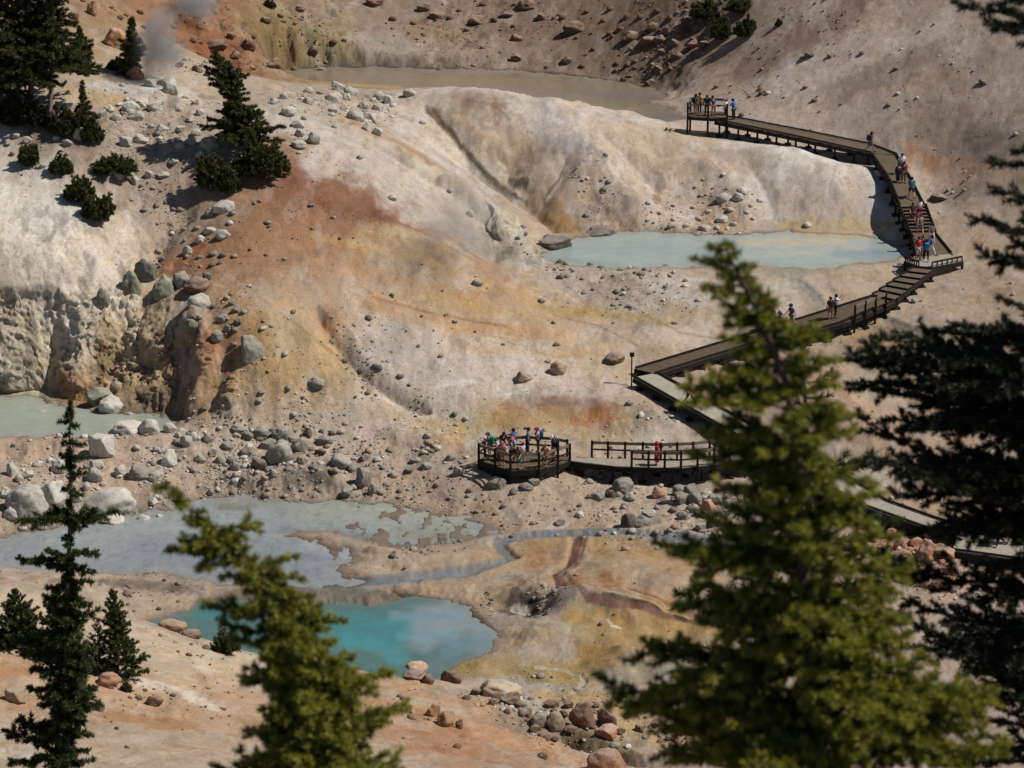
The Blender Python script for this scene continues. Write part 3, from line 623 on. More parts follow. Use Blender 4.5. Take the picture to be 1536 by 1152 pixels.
# ------------------------------------------------------------------ ground mesh
MG = mat_ground()
def build_ground():
    NC, NR = 1000, 1150
    sx = np.linspace(-.245, .245, NC)
    yf = np.concatenate([np.linspace(6, 95, 160, endpoint=False), np.linspace(95, 262, 2200, endpoint=False), np.linspace(262, 400, 140)])
    # rows follow the slope as it is seen from the overlook, so steep faces get as many as flat ground
    base_cols = np.linspace(-.245, .245, 126); rows = np.zeros((126, NR))
    for i, s in enumerate(base_cols):
        z = lat(s * yf, yf)
        for P, w, h in []: pass
        dep = np.arctan2(EYE[2] - z, yf) * FPX
        w = np.abs(np.diff(dep)) + .22 * np.hypot(np.diff(yf), np.diff(z)) * FPX / yf[1:] * .5
        w = np.where(yf[1:] < 95, w * .12, w); w = np.where(yf[1:] > 262, w * .2, w)
        c = np.concatenate([[0], np.cumsum(w)]); c /= c[-1]
        rows[i] = np.interp(np.linspace(0, 1, NR), c, yf)
    k = np.ones(9) / 9
    pad = np.pad(rows, ((4, 4), (0, 0)), 'edge'); rows = sum(pad[j:j + 126] for j in range(9)) / 9
    Y = np.zeros((NR, NC))
    for j in range(NR): Y[j] = np.interp(sx, base_cols, rows[:, j])
    X = Y * sx[None, :]
    x, y = X.ravel(), Y.ravel()
    z = H(x, y)
    rg = rough_map(x, y)
    C = np.tile(s2l(tone((178, 158, 140))) * KALB, (len(x), 1)); wet = np.zeros(len(x))
    big = fbm(x * .12, y * .07, 4, 61); C *= (1 + .10 * big)[:, None]
    paint(x, y, C, STROKES)
    # mineral streaks: ochre, pale and grey staining in patches
    sk = streak(x, y); C *= (1 + .022 * np.clip(sk, -2, 2))[:, None]
    st = fbm(x * .35, y * .16, 5, 71); k = sstep(.25, .75, st) * .35
    C = C * (1 - k[:, None]) + (C * np.array([1.06, .93, .74])) * k[:, None]
    st = fbm(x * .5 + 9, y * .2, 5, 81); k = sstep(.25, .7, st) * .4
    C = C * (1 - k[:, None]) + (C * .6 + s2l((205, 198, 192)) * KALB * .4) * k[:, None]
    st = fbm(x * .8, y * .35, 5, 91); k = sstep(.2, .7, st) * .30 * (0.4 + rg)
    C *= (1 - k)[:, None]
    paint(x, y, C, WETSTROKES, soft=.3, wet=wet, warp=.16)
    paint(x, y, C, DARKLINES, soft=.5, warp=.4)
    # damp dark margin round each pool
    for nm, p in POOLS.items():
        b = p['bb']; m = (x > b[0]) & (x < b[1]) & (y > b[2]) & (y < b[3])
        s = pool_sdf(p, x[m], y[m])
        k = np.exp(-np.clip(s, 0, 9) / .35) * .45; C[m] *= (1 - k)[:, None]; wet[m] = np.maximum(wet[m], k * .8)
    lum = np.maximum(C @ np.array([.3, .55, .15]), 1e-3); C = lum[:, None] + (C - lum[:, None]) * .92; C *= ((lum / .33) ** .30)[:, None]
    # heights as a grid; inward crag faces are darkened below
    Z = z.reshape(NR, NC)
    V = np.stack([x, y, z], 1)
    idx = np.arange(NR * NC).reshape(NR, NC)
    F = np.stack([idx[:-1, :-1].ravel(), idx[:-1, 1:].ravel(), idx[1:, 1:].ravel(), idx[1:, :-1].ravel()], 1)
    # crags: push rubbly faces in and out along their normals
    gx = np.gradient(Z, axis=1) / np.maximum(np.gradient(X, axis=1), 1e-4)
    dY = np.gradient(Y, axis=0); gyr = np.gradient(Z, axis=0) / np.maximum(dY, 1e-4)
    nrm = np.stack([-gx, -gyr, np.ones_like(gx)], 2); nrm /= np.linalg.norm(nrm, axis=2, keepdims=True)
    steep = sstep(.9, 1.7, np.hypot(gx, gyr)).ravel() * (y > 120)
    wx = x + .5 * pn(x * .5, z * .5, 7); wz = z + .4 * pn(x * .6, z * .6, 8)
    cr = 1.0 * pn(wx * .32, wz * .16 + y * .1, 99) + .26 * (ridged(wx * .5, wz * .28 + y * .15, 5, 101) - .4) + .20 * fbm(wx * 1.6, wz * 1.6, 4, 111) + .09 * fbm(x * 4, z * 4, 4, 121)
    cm = np.zeros(len(x))
    for (a, b, r, v) in [(60,520,90,1),(150,510,80,1),(230,530,80,1),(295,575,50,.45),(350,612,35,.6),(765,355,50,.9),(740,300,40,.3),(470,60,70,.4),(785,372,30,.5)]:
        c = march(lat, a, b); cm = np.maximum(cm, v * np.exp(-(((x - c[0]) / (r / 23)) ** 2 + ((y - c[1]) / (r / 23)) ** 2)))
    inpool = np.zeros(len(x), bool)
    for p in POOLS.values():
        b = p['bb']; m = (x > b[0]) & (x < b[1]) & (y > b[2]) & (y < b[3]); t = np.zeros(len(x), bool); t[m] = pool_sdf(p, x[m], y[m]) < .4; inpool |= t
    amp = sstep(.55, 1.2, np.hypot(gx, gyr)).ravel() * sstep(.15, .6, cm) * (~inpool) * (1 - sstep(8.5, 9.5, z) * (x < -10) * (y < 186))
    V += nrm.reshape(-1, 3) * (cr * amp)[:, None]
    C *= (1 - .30 * np.clip(-cr * amp * 1.2, 0, 1))[:, None]  # colour darkens with how far a crag face sinks inward
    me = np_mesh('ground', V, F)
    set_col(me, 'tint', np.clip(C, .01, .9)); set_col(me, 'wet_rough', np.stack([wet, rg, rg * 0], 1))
    tag(link('ground', me, MG), kind='structure')
build_ground()

# ------------------------------------------------------------------ water
WPAINT = {
 'turquoise': ((84,112,108), [([(640,935),(700,930),(740,950)],26,(138,148,152),.75),([(590,925),(690,925)],7,(116,140,146),.8),([(600,955),(680,952)],6,(112,140,146),.8),([(680,975),(730,965)],12,(104,130,138),.7),([(640,1000),(700,990)],10,(96,116,118),.8),([(440,890),(560,896),(660,900)],5,(78,112,110),.7),([(520,960),(570,970),(600,985)],10,(76,146,152),.5),([(300,920),(340,915)],10,(58,120,122),.6),([(500,940),(600,945)],18,(56,134,144),.5)]),
 'grey': ((134,140,142), [([(450,760),(560,772),(690,785)],22,(148,152,142),.8),([(560,760),(680,772)],14,(154,157,146),.6),([(600,800),(700,805)],10,(132,136,124),.8),([(100,810),(250,790),(380,780)],30,(144,150,150),.7),([(200,830),(330,835),(480,850)],22,(128,134,142),.7),([(460,815),(520,830)],8,(150,158,168),.7),([(0,845),(90,840)],12,(140,142,146),.6),([(330,755),(420,752)],10,(138,140,132),.7),([(420,795),(560,806)],5,(116,124,126),.8),([(330,760),(370,762)],5,(104,94,84),.5)]),
 'milky': ((150,158,146), [([(0,640),(240,640)],14,(140,150,140),.6),([(40,605),(200,625)],8,(158,162,150),.6)]),
 'upper': ((156,166,162), [([(850,370),(1000,372)],18,(148,160,158),.7),([(1120,365),(1260,362)],12,(182,172,150),.8),([(1100,385),(1200,378),(1300,372)],7,(168,170,164),.8),([(1260,380),(1340,382)],12,(136,150,158),.8),([(830,388),(930,398)],6,(140,152,150),.7),([(1060,395),(1160,398)],6,(150,154,150),.6),([(1200,352),(1300,356)],6,(176,160,116),.7)]),
 'far': ((130,120,104), [([(640,118),(760,120),(860,130)],12,(136,124,100),.8),([(880,140),(980,148)],16,(122,114,108),.8),([(420,110),(540,112)],14,(134,122,106),.7),([(450,122),(600,132)],6,(176,142,88),.8),([(900,165),(960,162)],5,(150,132,104),.7),([(980,175),(1020,176)],7,(112,112,112),.7)]),
}
WMAT = {'turquoise': mat_water('turquoise_water', .16, .012), 'grey': mat_water('silty_water', .42, .03, 1.2, .4, .55), 'milky': mat_water('milky_water', .22, .008),
        'upper': mat_water('pale_water', .18, .008), 'far': mat_water('muddy_water', .08, .004)}
def build_water():
    for nm, p in POOLS.items():
        b = p['bb']; st = .22
        xs = np.arange(b[0] + 6, b[1] - 6, st); ys = np.arange(b[2] + 6, b[3] - 6, st)
        X, Yg = np.meshgrid(xs, ys); x, y = X.ravel(), Yg.ravel()
        s = pool_sdf(p, x, y).reshape(X.shape)
        idx = np.arange(X.size).reshape(X.shape)
        ok = (np.minimum(np.minimum(s[:-1, :-1], s[1:, 1:]), np.minimum(s[1:, :-1], s[:-1, 1:])) < .12)
        F = np.stack([idx[:-1, :-1][ok], idx[:-1, 1:][ok], idx[1:, 1:][ok], idx[1:, :-1][ok]], 1)
        used = np.unique(F); mp = np.full(X.size, -1); mp[used] = np.arange(len(used)); F = mp[F]
        x, y = x[used], y[used]
        C = np.tile(s2l(WPAINT[nm][0]) * KALB, (len(x), 1))
        paint_water(x, y, C, WPAINT[nm][1], p['z'])
        sd = s.ravel()[used]; k = np.exp(np.clip(sd, -9, 0) / .5) * .35
        C = C * (1 - k[:, None]) + s2l((150, 136, 118)) * KALB * .8 * k[:, None]
        me = np_mesh('water', np.stack([x, y, np.full(len(x), p['z'])], 1), F)
        set_col(me, 'tint', C)
        tag(link('hot_spring_water', me, WMAT[nm]), kind='structure')
def paint_water(x, y, C, strokes, z):
    for Pp, r, c, a in strokes:
        P = np.array([at(u, v, z)[:2] for u, v in Pp]); rw = r * 165 / FPX
        d = seg_dist(x, y, P, .36) / rw + .45 * fbm(x / rw * .5, y / rw * .2, 4, int(r) + 5)
        k = a * (1 - sstep(.4, 1.6, d)); C[:] = C * (1 - k[:, None]) + s2l(c) * KALB * k[:, None]
build_water()
# ------------------------------------------------------------------ boardwalks
class MB:
    def __init__(s): s.v = []; s.f = []
    def hexa(s, c):
        """8 corners: bottom ring then top ring"""
        n = len(s.v); s.v += [tuple(map(float, p)) for p in c]
        s.f += [(n+3, n+2, n+1, n), (n+4, n+5, n+6, n+7)] + [(n+i, n+(i+1) % 4, n+4+(i+1) % 4, n+4+i) for i in range(4)]
    def bar(s, a, b, w, h):
        a, b = Vector(a), Vector(b); d = (b - a).normalized()
        ref = Vector((0, 0, 1)) if abs(d.z) < .95 else Vector((0, 1, 0))
        sd = d.cross(ref).normalized() * (w / 2); up = sd.cross(d).normalized() * (h / 2)
        s.hexa([a - sd - up, a + sd - up, b + sd - up, b - sd - up, a - sd + up, a + sd + up, b + sd + up, b - sd + up])
    def build(s, name, mat, parent=None):
        me = bpy.data.meshes.new(name); me.from_pydata(s.v, [], s.f)
        bm = bmesh.new(); bm.from_mesh(me); bmesh.ops.recalc_face_normals(bm, faces=bm.faces); bm.to_mesh(me); bm.free(); me.update()
        return link(name, me, mat, parent)

M_DECK = mat_simple('weathered_planks', (98, 84, 67), .85, .30, 3, .006, .25, .10)
M_PALE = mat_simple('glare_planks', (158, 150, 134), .6, .22, 3, .005, .45, .06)  # planks lightened to put the deck's sun glare into the colour
M_BEAM = mat_simple('dark_timber', (32, 28, 27), .8, .35, 3, .006, .25, .12)
M_RAILT = mat_simple('worn_rail_timber', (118, 110, 98), .8, .3, 4, .006, .3, .12)

def lerp(a, b, t): return a + (b - a) * t
class Walk:
    def __init__(s, secs):
        s.L = [at(*l, z) for l, r, z in secs]; s.R = [at(*r, z) for l, r, z in secs]
        C = [(a + b) / 2 for a, b in zip(s.L, s.R)]
        s.c = np.concatenate([[0], np.cumsum([np.linalg.norm(C[i + 1] - C[i]) for i in range(len(C) - 1)])]); s.len = s.c[-1]
    def at(s, d):
        d = min(max(d, 0), s.len); i = int(min(np.searchsorted(s.c, d, side='right') - 1, len(s.c) - 2)); t = (d - s.c[i]) / (s.c[i + 1] - s.c[i])
        return lerp(s.L[i], s.L[i + 1], t), lerp(s.R[i], s.R[i + 1], t)
    def near(s, p):
        best = (1e9, 0)
        for d in np.linspace(0, s.len, 120):
            l, r = s.at(d); m = (l + r) / 2; q = np.hypot(*(m - p)[:2])
            if q < best[0]: best = (q, d)
        return best[1]
WK = {k: Walk(v) for k, v in WALKS.items()}
Z3 = np.array([0, 0, 1.0])

def posts_down(root, w, step, start=.5, mat=None, drop=.3):
    d = start
    while d < w.len:
        l, r = w.at(d); m = MB(); m.bar(l - Z3 * (drop - .02), r - Z3 * (drop - .02), .12, .16); m.build('cross_beam', M_BEAM, root)
        for e in (lerp(l, r, .06), lerp(l, r, .94)):
            g = Hs(e[0], e[1]); m = MB(); m.bar(e - Z3 * drop, (e[0], e[1], min(g - .12, e[2] - drop - .1)), .16, .16)
            f = (e[0], e[1], g); m.hexa([(e[0]+sx*.28, e[1]+sy*.28, g-.15) for sx, sy in ((-1,-1),(1,-1),(1,1),(-1,1))] + [(e[0]+sx*.24, e[1]+sy*.24, g+.10) for sx, sy in ((-1,-1),(1,-1),(1,1),(-1,1))])
            m.build('support_post', M_BEAM, root)
        d += step

def planks(w, d0, d1, pitch=.15):
    m = MB(); n = max(1, int((d1 - d0) / pitch)); p = (d1 - d0) / n
    for k in range(n):
        (l0, r0), (l1, r1) = w.at(d0 + k * p + .006), w.at(d0 + (k + 1) * p - .006)
        dz = Z3 * RNG.uniform(-.004, .004)
        m.hexa([q + dz - Z3 * .045 for q in (l0, r0, r1, l1)] + [q + dz for q in (l0, r0, r1, l1)])
    return m

def edge(w, side, d0, d1, off, zo, wd, ht, n=None):
    m = MB(); n = n or max(2, int((d1 - d0) / 1.2)); prev = None
    for k in range(n + 1):
        l, r = w.at(lerp(d0, d1, k / n)); e = l if side == 'L' else r; o = r if side == 'L' else l
        u = (e - o); u[2] = 0; u /= np.linalg.norm(u); q = e + u * off + Z3 * zo
        if prev is not None: m.bar(prev, q, wd, ht)
        prev = q
    return m

def rails(root, w, side, d0, d1, step, h=1.07, mids=(.55,)):
    n = max(1, round((d1 - d0) / step)); P = []
    for k in range(n + 1):
        l, r = w.at(lerp(d0, d1, k / n)); e = l if side == 'L' else r; o = r if side == 'L' else l
        u = (e - o); u[2] = 0; u /= np.linalg.norm(u); q = e + u * .10; P.append(q)
        m = MB(); g = Hs(q[0], q[1]); m.bar((q[0], q[1], max(g - .1, q[2] - 1.4)), q + Z3 * (h + .06), .145, .145); m.build('rail_post', M_BEAM, root)
    for a, b in zip(P[:-1], P[1:]):
        u = (b - a) / np.linalg.norm(b - a); a2, b2 = a + u * .065, b - u * .065
        m = MB(); m.bar(a2 + Z3 * (h - .06), b2 + Z3 * (h - .06), .055, .20); m.build('top_rail', M_RAILT, root)
        for z in mids: m = MB(); m.bar(a2 + Z3 * z, b2 + Z3 * z, .05, .10); m.build('middle_rail', M_BEAM, root)

def boardwalk(key, label, deck, step=1.7, legs=True, name='boardwalk', kerbs='LR', fascia=.30):
    w = WK[key]; l, r = w.at(0); c = (l + r) / 2
    root = empty(name, (0, 0, 0), label, 'boardwalk')
    planks(w, 0, w.len).build('deck', deck, root)
    for sd in 'LR':
        if sd in kerbs: edge(w, sd, 0, w.len, -.06, .10, .11, .11).build('kerb', M_BEAM, root)
        edge(w, sd, 0, w.len, .035, -.05 - fascia / 2, .06, fascia).build('side_beam', M_BEAM, root)
    if legs: posts_down(root, w, step)
    return root, w

r1, w1 = boardwalk('S1', 'level railed boardwalk leading away from the crowded viewing platform', M_PALE, 1.9, kerbs='', fascia=.34)
rails(r1, w1, 'R', w1.len * .25, w1.len * .86, 1.08); rails(r1, w1, 'L', w1.len * .15, w1.len * .80, 1.08)
r2, w2 = boardwalk('S2', 'pale straight boardwalk ramp running down from the signpost corner', M_PALE, 1.6)
r6, w6 = boardwalk('S6', 'pale boardwalk above the pink boulders, half hidden by dark pine branches', M_PALE, 1.5)
r7, w7 = boardwalk('S7', 'slatted landing boardwalk under the dark pine boughs, two people on it', M_PALE, 1.6)
r3, w3 = boardwalk('S3', 'long tan boardwalk climbing from the signpost corner to the lower steps', M_DECK, 1.7)
rails(r3, w3, 'R', w3.len * .80, w3.len * .945, .92, h=.98, mids=())
r5, w5 = boardwalk('S5', 'raised boardwalk on stilts crossing to the small far platform', M_DECK, 1.75, kerbs='LR')

def stair(key, n, label, deck, step=1.4):
    w = WK[key]; root = empty('boardwalk_stair', (0, 0, 0), label, 'stairs')
    z0, z1 = w.at(0)[0][2], w.at(w.len)[0][2]; rise = (z1 - z0) / n
    for k in range(n):
        d0, d1 = w.len * k / n, w.len * (k + 1) / n; z = z0 + rise * (k + 1)
        l0, r0 = w.at(d0); l1, r1 = w.at(d1); q = [np.array([p[0], p[1], z]) for p in (l0, r0, r1, l1)]
        m = MB(); m.hexa([p - Z3 * .06 for p in q] + q); st = m.build('step', deck, root)
        u = np.array([q[2][0] - q[1][0], q[2][1] - q[1][1], 0]); u /= np.linalg.norm(u)
        m = MB(); m.bar(q[0] - u * .025 - Z3 * (rise / 2 + .02), q[1] - u * .025 - Z3 * (rise / 2 + .02), .045, rise + .10); m.build('riser', M_BEAM, st)
        # stepped side boards
        for sd, (a, b) in (('L', (q[0], q[3])), ('R', (q[1], q[2]))):
            o = q[1] - q[0] if sd == 'R' else q[0] - q[1]; o = o / np.linalg.norm(o)
            m = MB(); m.bar(a + o * .05 - Z3 * .06, b + o * .05 - Z3 * .06, .09, .36); m.build('side_board', M_BEAM, root)
    posts_down(root, w, step, .4, drop=.35)
    return root, w
rb, wb = stair('S3b', 6, 'broad steps rising from the long boardwalk to the square landing', M_DECK)
ra, wa = boardwalk('S4a', 'short boardwalk ramp above the landing, below the steep steps', M_DECK, 1.6, fascia=.36)
rc, wc = stair('S4b', 8, 'crowded steep boardwalk steps beside the pale pool', M_DECK)
rd, wd = boardwalk('S4c', 'upper sloping boardwalk between the steep steps and the bend', M_DECK, 1.5, fascia=.4)
for w_, rt in ((wc, rc),): 
    for sd in 'LR': edge(w_, sd, 0, w_.len, .11, .05, .08, .12).build('kerb', M_BEAM, rt)

def deck_poly(Q, pitch=.15):
    """convex outline in plan -> boards running along x"""
    z = Q[0][2]; ys = [q[1] for q in Q]; m = MB(); y = min(ys) + .001
    def span(yy):
        xs = []
        for a, b in zip(Q, Q[1:] + Q[:1]):
            if (a[1] - yy) * (b[1] - yy) <= 0 and abs(a[1] - b[1]) > 1e-6: xs.append(a[0] + (b[0] - a[0]) * (yy - a[1]) / (b[1] - a[1]))
        return (min(xs), max(xs)) if xs else None
    while y < max(ys) - .02:
        y2 = min(y + pitch - .012, max(ys) - .002); a, b = span(y), span(y2)
        if a and b:
            dz = RNG.uniform(-.004, .004)
            c = [(a[0], y), (a[1], y), (b[1], y2), (b[0], y2)]
            m.hexa([(p[0], p[1], z - .045 + dz) for p in c] + [(p[0], p[1], z + dz) for p in c])
        y += pitch
    return m

def platform(name, label, px, z, deck, openings, fascia, h=1.07, railed=True, cat='platform', skirt=0, skip_posts=()):
    root = empty(name, (0, 0, 0), label, cat); Q = [at(a, b, z) for a, b in px]
    deck_poly(Q).build('deck', deck, root); n = len(Q); cen = np.mean(Q, axis=0)
    for i in range(n):
        a, b = Q[i], Q[(i + 1) % n]; u = (b - a) / np.linalg.norm(b - a)
        o = np.array([u[1], -u[0], 0]); o = o if np.dot(o, (a + b) / 2 - cen) > 0 else -o
        m = MB(); m.bar(a + o * .04 - Z3 * (.05 + fascia / 2), b + o * .04 - Z3 * (.05 + fascia / 2), .07, fascia); m.build('side_beam', M_BEAM, root)
        if skirt and i in skirt:
            m = MB()
            for k in range(2): m.bar(a + o * .02 - Z3 * (.05 + fascia + .13 + k * .25), b + o * .02 - Z3 * (.05 + fascia + .13 + k * .25), .05, .235)
            m.build('skirt_boards', M_BEAM, root)
        if railed and i not in openings:
            m = MB(); m.bar(a + u * .08 + Z3 * (h - .06), b - u * .08 + Z3 * (h - .06), .055, .20); m.build('top_rail', M_RAILT, root)
            m = MB(); m.bar(a + u * .08 + Z3 * .52, b - u * .08 + Z3 * .52, .05, .10); m.build('middle_rail', M_BEAM, root)
    for i in range(n):
        if i in skip_posts: continue
        o = Q[i] - cen; o[2] = 0; q = Q[i] + o / np.linalg.norm(o) * .03; g = Hs(q[0], q[1])
        top = h + .06 if railed else -.05
        m = MB(); m.bar((q[0], q[1], g - .15), q + Z3 * top, .16, .16); m.build('rail_post' if railed else 'support_post', M_BEAM, root)
    return root
platform('viewing_platform', 'dark railed many-sided viewing platform crowded with visitors', PLAT, PLATZ, M_DECK, (5,), .34, skirt=(0, 1, 2, 9, 10))
platform('boardwalk_landing', 'square grey landing where the two flights of boardwalk steps meet', LAND, LANDZ, M_PALE, (), .34, railed=False)
platform('viewing_platform', 'small stilted viewing platform at the far end of the raised boardwalk', TOPP, TOPPZ, M_DECK, (0, 1, 2), .26)
# low handrail round the outer corner of the landing
lr = bpy.data.objects['boardwalk_landing']; Q = [at(a, b, LANDZ) for a, b in LAND]
for a, b in ((Q[2], Q[3]), (Q[0], Q[1])):
    m = MB(); m.bar(a + Z3 * .32, b + Z3 * .32, .09, .12); m.build('kerb', M_BEAM, lr)
    m = MB()
    for k in range(7): q = lerp(a, b, k / 6); m.bar(q, q + Z3 * .27, .09, .09)
    m.build('kerb_block', M_BEAM, lr)

# signpost at the corner
p = at(950, 564, 5.0); p[0] -= .12
sp = empty('signpost', p, 'slim dark post with a small box sign at the boardwalk corner', 'signpost')
m = MB(); m.bar((0, 0, min(Hs(p[0], p[1]) - p[2] - .1, -.3)), (0, 0, 1.45), .09, .09); m.build('post', M_BEAM, sp)
m = MB(); m.hexa([(x, y, 1.38) for x, y in ((-.14, -.1), (.16, -.1), (.16, .1), (-.14, .1))] + [(x, y, 1.64) for x, y in ((-.14, -.1), (.16, -.1), (.16, .1), (-.14, .1))]); m.build('sign_box', M_BEAM, sp)

def deck_point(key, px, py):
    if key == 'PLAT': return at(px, py, PLATZ)
    if key == 'LAND': return at(px, py, LANDZ)
    if key == 'TOPP': return at(px, py, TOPPZ)
    w = WK[key]; z = w.at(w.len / 2)[0][2]
    for _ in range(14):
        p = at(px, py, z); d = w.near(p); zn = w.at(d)[0][2]
        if key in ('S3b', 'S4b'):
            n = 6 if key == 'S3b' else 8; z0, z1 = w.L[0][2], w.L[-1][2]; zn = z0 + (z1 - z0) / n * (min(int(d / w.len * n), n - 1) + 1)
        z = z * .5 + zn * .5
    return at(px, py, z)
# ------------------------------------------------------------------ visitors
def skin_mesh(name, V, E, Rad, sub=1, root=0):
    me = bpy.data.meshes.new('tmp'); me.from_pydata([tuple(v) for v in V], E, [])
    o = bpy.data.objects.new('tmp', me); COL.objects.link(o)
    o.modifiers.new('s', 'SKIN')
    if not me.skin_vertices: pass
    sv = me.skin_vertices[0].data
    for i, r in enumerate(Rad): sv[i].radius = r if isinstance(r, tuple) else (r, r); sv[i].use_root = (i == root)
    o.modifiers['s'].use_smooth_shade = True
    ss = o.modifiers.new('u', 'SUBSURF'); ss.levels = sub; ss.render_levels = sub
    dg = bpy.context.evaluated_depsgraph_get(); ev = o.evaluated_get(dg)
    out = bpy.data.meshes.new_from_object(ev, depsgraph=dg); out.name = name
    bpy.data.objects.remove(o); bpy.data.meshes.remove(me)
    for p in out.polygons: p.use_smooth = True
    out.materials.clear()
    return out

def rot(v, a):  # swing in the sagittal plane; +a swings a downward limb forwards (+y)
    return np.array([v[0], v[1] * math.cos(a) - v[2] * math.sin(a), v[1] * math.sin(a) + v[2] * math.cos(a)])

POSES = {  # lean, hip (L,R), knee (L,R), shoulder (L,R), elbow (L,R), head nod
 'stand': (.02, (.03, -.03), (.05, .05), (.06, .0), (.2, .25), .05),
 'walk': (.07, (.42, -.32), (.12, .45), (-.35, .42), (.3, .5), .05),
 'hold': (.04, (.02, -.04), (.06, .04), (.55, .6), (1.35, 1.25), .25),
 'raise': (.0, (.05, -.05), (.05, .05), (1.25, 1.3), (1.35, 1.3), .0),
 'lean': (.22, (.05, -.05), (.05, .1), (.75, .7), (.5, .6), .3),
 'hips': (.0, (.04, -.02), (.05, .05), (-.25, .3), (1.0, .9), .1),
}
def joints(pose):
    lean, hip, knee, sh, el, nod = POSES[pose]; J = {}
    J['pel'] = np.array([0, 0, .93]); up = lambda v: J['pel'] + rot(np.array(v, float), -lean)
    J['waist'] = up((0, .005, .14)); J['chest'] = up((0, .0, .34)); J['neck0'] = up((0, -.01, .49)); J['neck1'] = up((0, .005, .56))
    hd = rot(np.array([0, .02, .10]), -lean - nod); J['head'] = J['neck1'] + hd; J['crown'] = J['head'] + rot(np.array([0, -.005, .085]), -lean - nod); J['face'] = J['head'] + rot(np.array([0, .035, -.02]), -lean - nod)
    for s, k in ((-1, 0), (1, 1)):
        n = 'LR'[k]
        J['hip' + n] = J['pel'] + np.array([s * .09, 0, -.03])
        J['kn' + n] = J['hip' + n] + rot(np.array([s * .01, 0, -.42]), hip[k])
        J['an' + n] = J['kn' + n] + rot(np.array([0, 0, -.40]), hip[k] - knee[k])
        J['toe' + n] = J['an' + n] + rot(np.array([s * .02, .17, -.055]), min(0, hip[k] - knee[k]) * .6)
        J['heel' + n] = J['an' + n] + rot(np.array([0, -.03, -.05]), min(0, hip[k] - knee[k]) * .6)
        J['sh' + n] = up((s * .175, -.005, .455))
        J['el' + n] = J['sh' + n] + rot(np.array([s * .05, 0, -.28]), sh[k] - lean)
        J['wr' + n] = J['el' + n] + rot(np.array([-s * .03 if el[k] > .8 else s * .01, 0, -.25]), sh[k] + el[k] - lean)
        J['ha' + n] = J['wr' + n] + (J['wr' + n] - J['el' + n]) / .25 * .09
    mn = min(J['toeL'][2], J['toeR'][2], J['heelL'][2], J['heelR'][2]) - .03
    for k in J: J[k] = J[k] - np.array([0, 0, mn])
    return J

def sphere_into(bm, c, r, mi=0, sc=(1, 1, 1), seg=8):
    res = bmesh.ops.create_uvsphere(bm, u_segments=seg, v_segments=seg - 2, radius=r)
    bmesh.ops.scale(bm, vec=sc, verts=res['verts']); bmesh.ops.translate(bm, vec=c, verts=res['verts'])
    for f in {f for v in res['verts'] for f in v.link_faces}: f.material_index = mi; f.smooth = True

CACHE = {}
def body_mesh(pose):
    if ('body', pose) in CACHE: return CACHE['body', pose]
    J = joints(pose)
    nm = ['pel', 'waist', 'chest', 'neck0', 'neck1', 'head', 'crown']
    V = [J[k] for k in nm]; R = [(.145, .10), (.125, .09), (.15, .105), .06, .052, (.082, .098), (.062, .075)]; E = [(i, i + 1) for i in range(6)]
    def add(k, r, par): V.append(J[k]); R.append(r); E.append((par, len(V) - 1)); return len(V) - 1
    for n in 'LR':
        a = add('hip' + n, .088, 0); b = add('kn' + n, .058, a); c = add('an' + n, .038, b); add('toe' + n, (.036, .03), c)
        a = add('sh' + n, .058, 2); b = add('el' + n, .04, a); c = add('wr' + n, .027, b); add('ha' + n, (.036, .020), c)
    me = skin_mesh('body', V, E, R, 1)
    bm = bmesh.new(); bm.from_mesh(me)
    # nose, ears, eyes, mouth
    h = Vector(J['head']); fw = Vector(J['face'] - J['head']).normalized(); upv = Vector(J['crown'] - J['head']).normalized(); fw = (fw - upv * fw.dot(upv)).normalized(); sd = fw.cross(upv)
    sphere_into(bm, h + fw * .098 - upv * .012, .016, 0, (1, 1.2, 1.2))
    for s in (-1, 1):
        sphere_into(bm, h + sd * s * .082, .022, 0, (.5, .8, 1.2)); sphere_into(bm, h + fw * .085 + sd * s * .032 + upv * .012, .012, 1, (1, .6, .7))
    sphere_into(bm, h + fw * .086 - upv * .048, .02, 1, (1.1, .4, .35))
    # five fingers on each hand
    for n in 'LR':
        w, t = Vector(J['wr' + n]), Vector(J['ha' + n]); d = (t - w).normalized(); s1 = d.cross(Vector((1, 0, 0))); s1 = s1.normalized() if s1.length > .1 else Vector((0, 1, 0))
        for q in range(5):
            o = t + s1 * (.024 - q * .016) if q < 4 else w + d * .04 + s1 * .034
            ln = (.055, .066, .062, .048, .05)[q]; dd = d if q < 4 else (d + s1 * .8).normalized()
            curl = dd.cross(s1).normalized() * (.25 if q < 4 else .1)
            P = [o - dd * .012, o + dd * ln * .5 + curl * ln * .15, o + dd * ln + curl * ln * .5]; rr = (.009, .008, .006); ring = []
            a1 = s1; a2 = dd.cross(a1).normalized(); a1 = a2.cross(dd)
            for c, r in zip(P, rr): ring.append([bm.verts.new(c + (a1 * math.cos(k * PI / 2.5) + a2 * math.sin(k * PI / 2.5)) * r) for k in range(5)])
            for i in range(2):
                for k in range(5): bm.faces.new((ring[i][k], ring[i][(k + 1) % 5], ring[i + 1][(k + 1) % 5], ring[i + 1][k])).smooth = True
            bm.faces.new(ring[2])
    bmesh.ops.recalc_face_normals(bm, faces=bm.faces); bm.to_mesh(me); bm.free()
    CACHE['body', pose] = me; return me

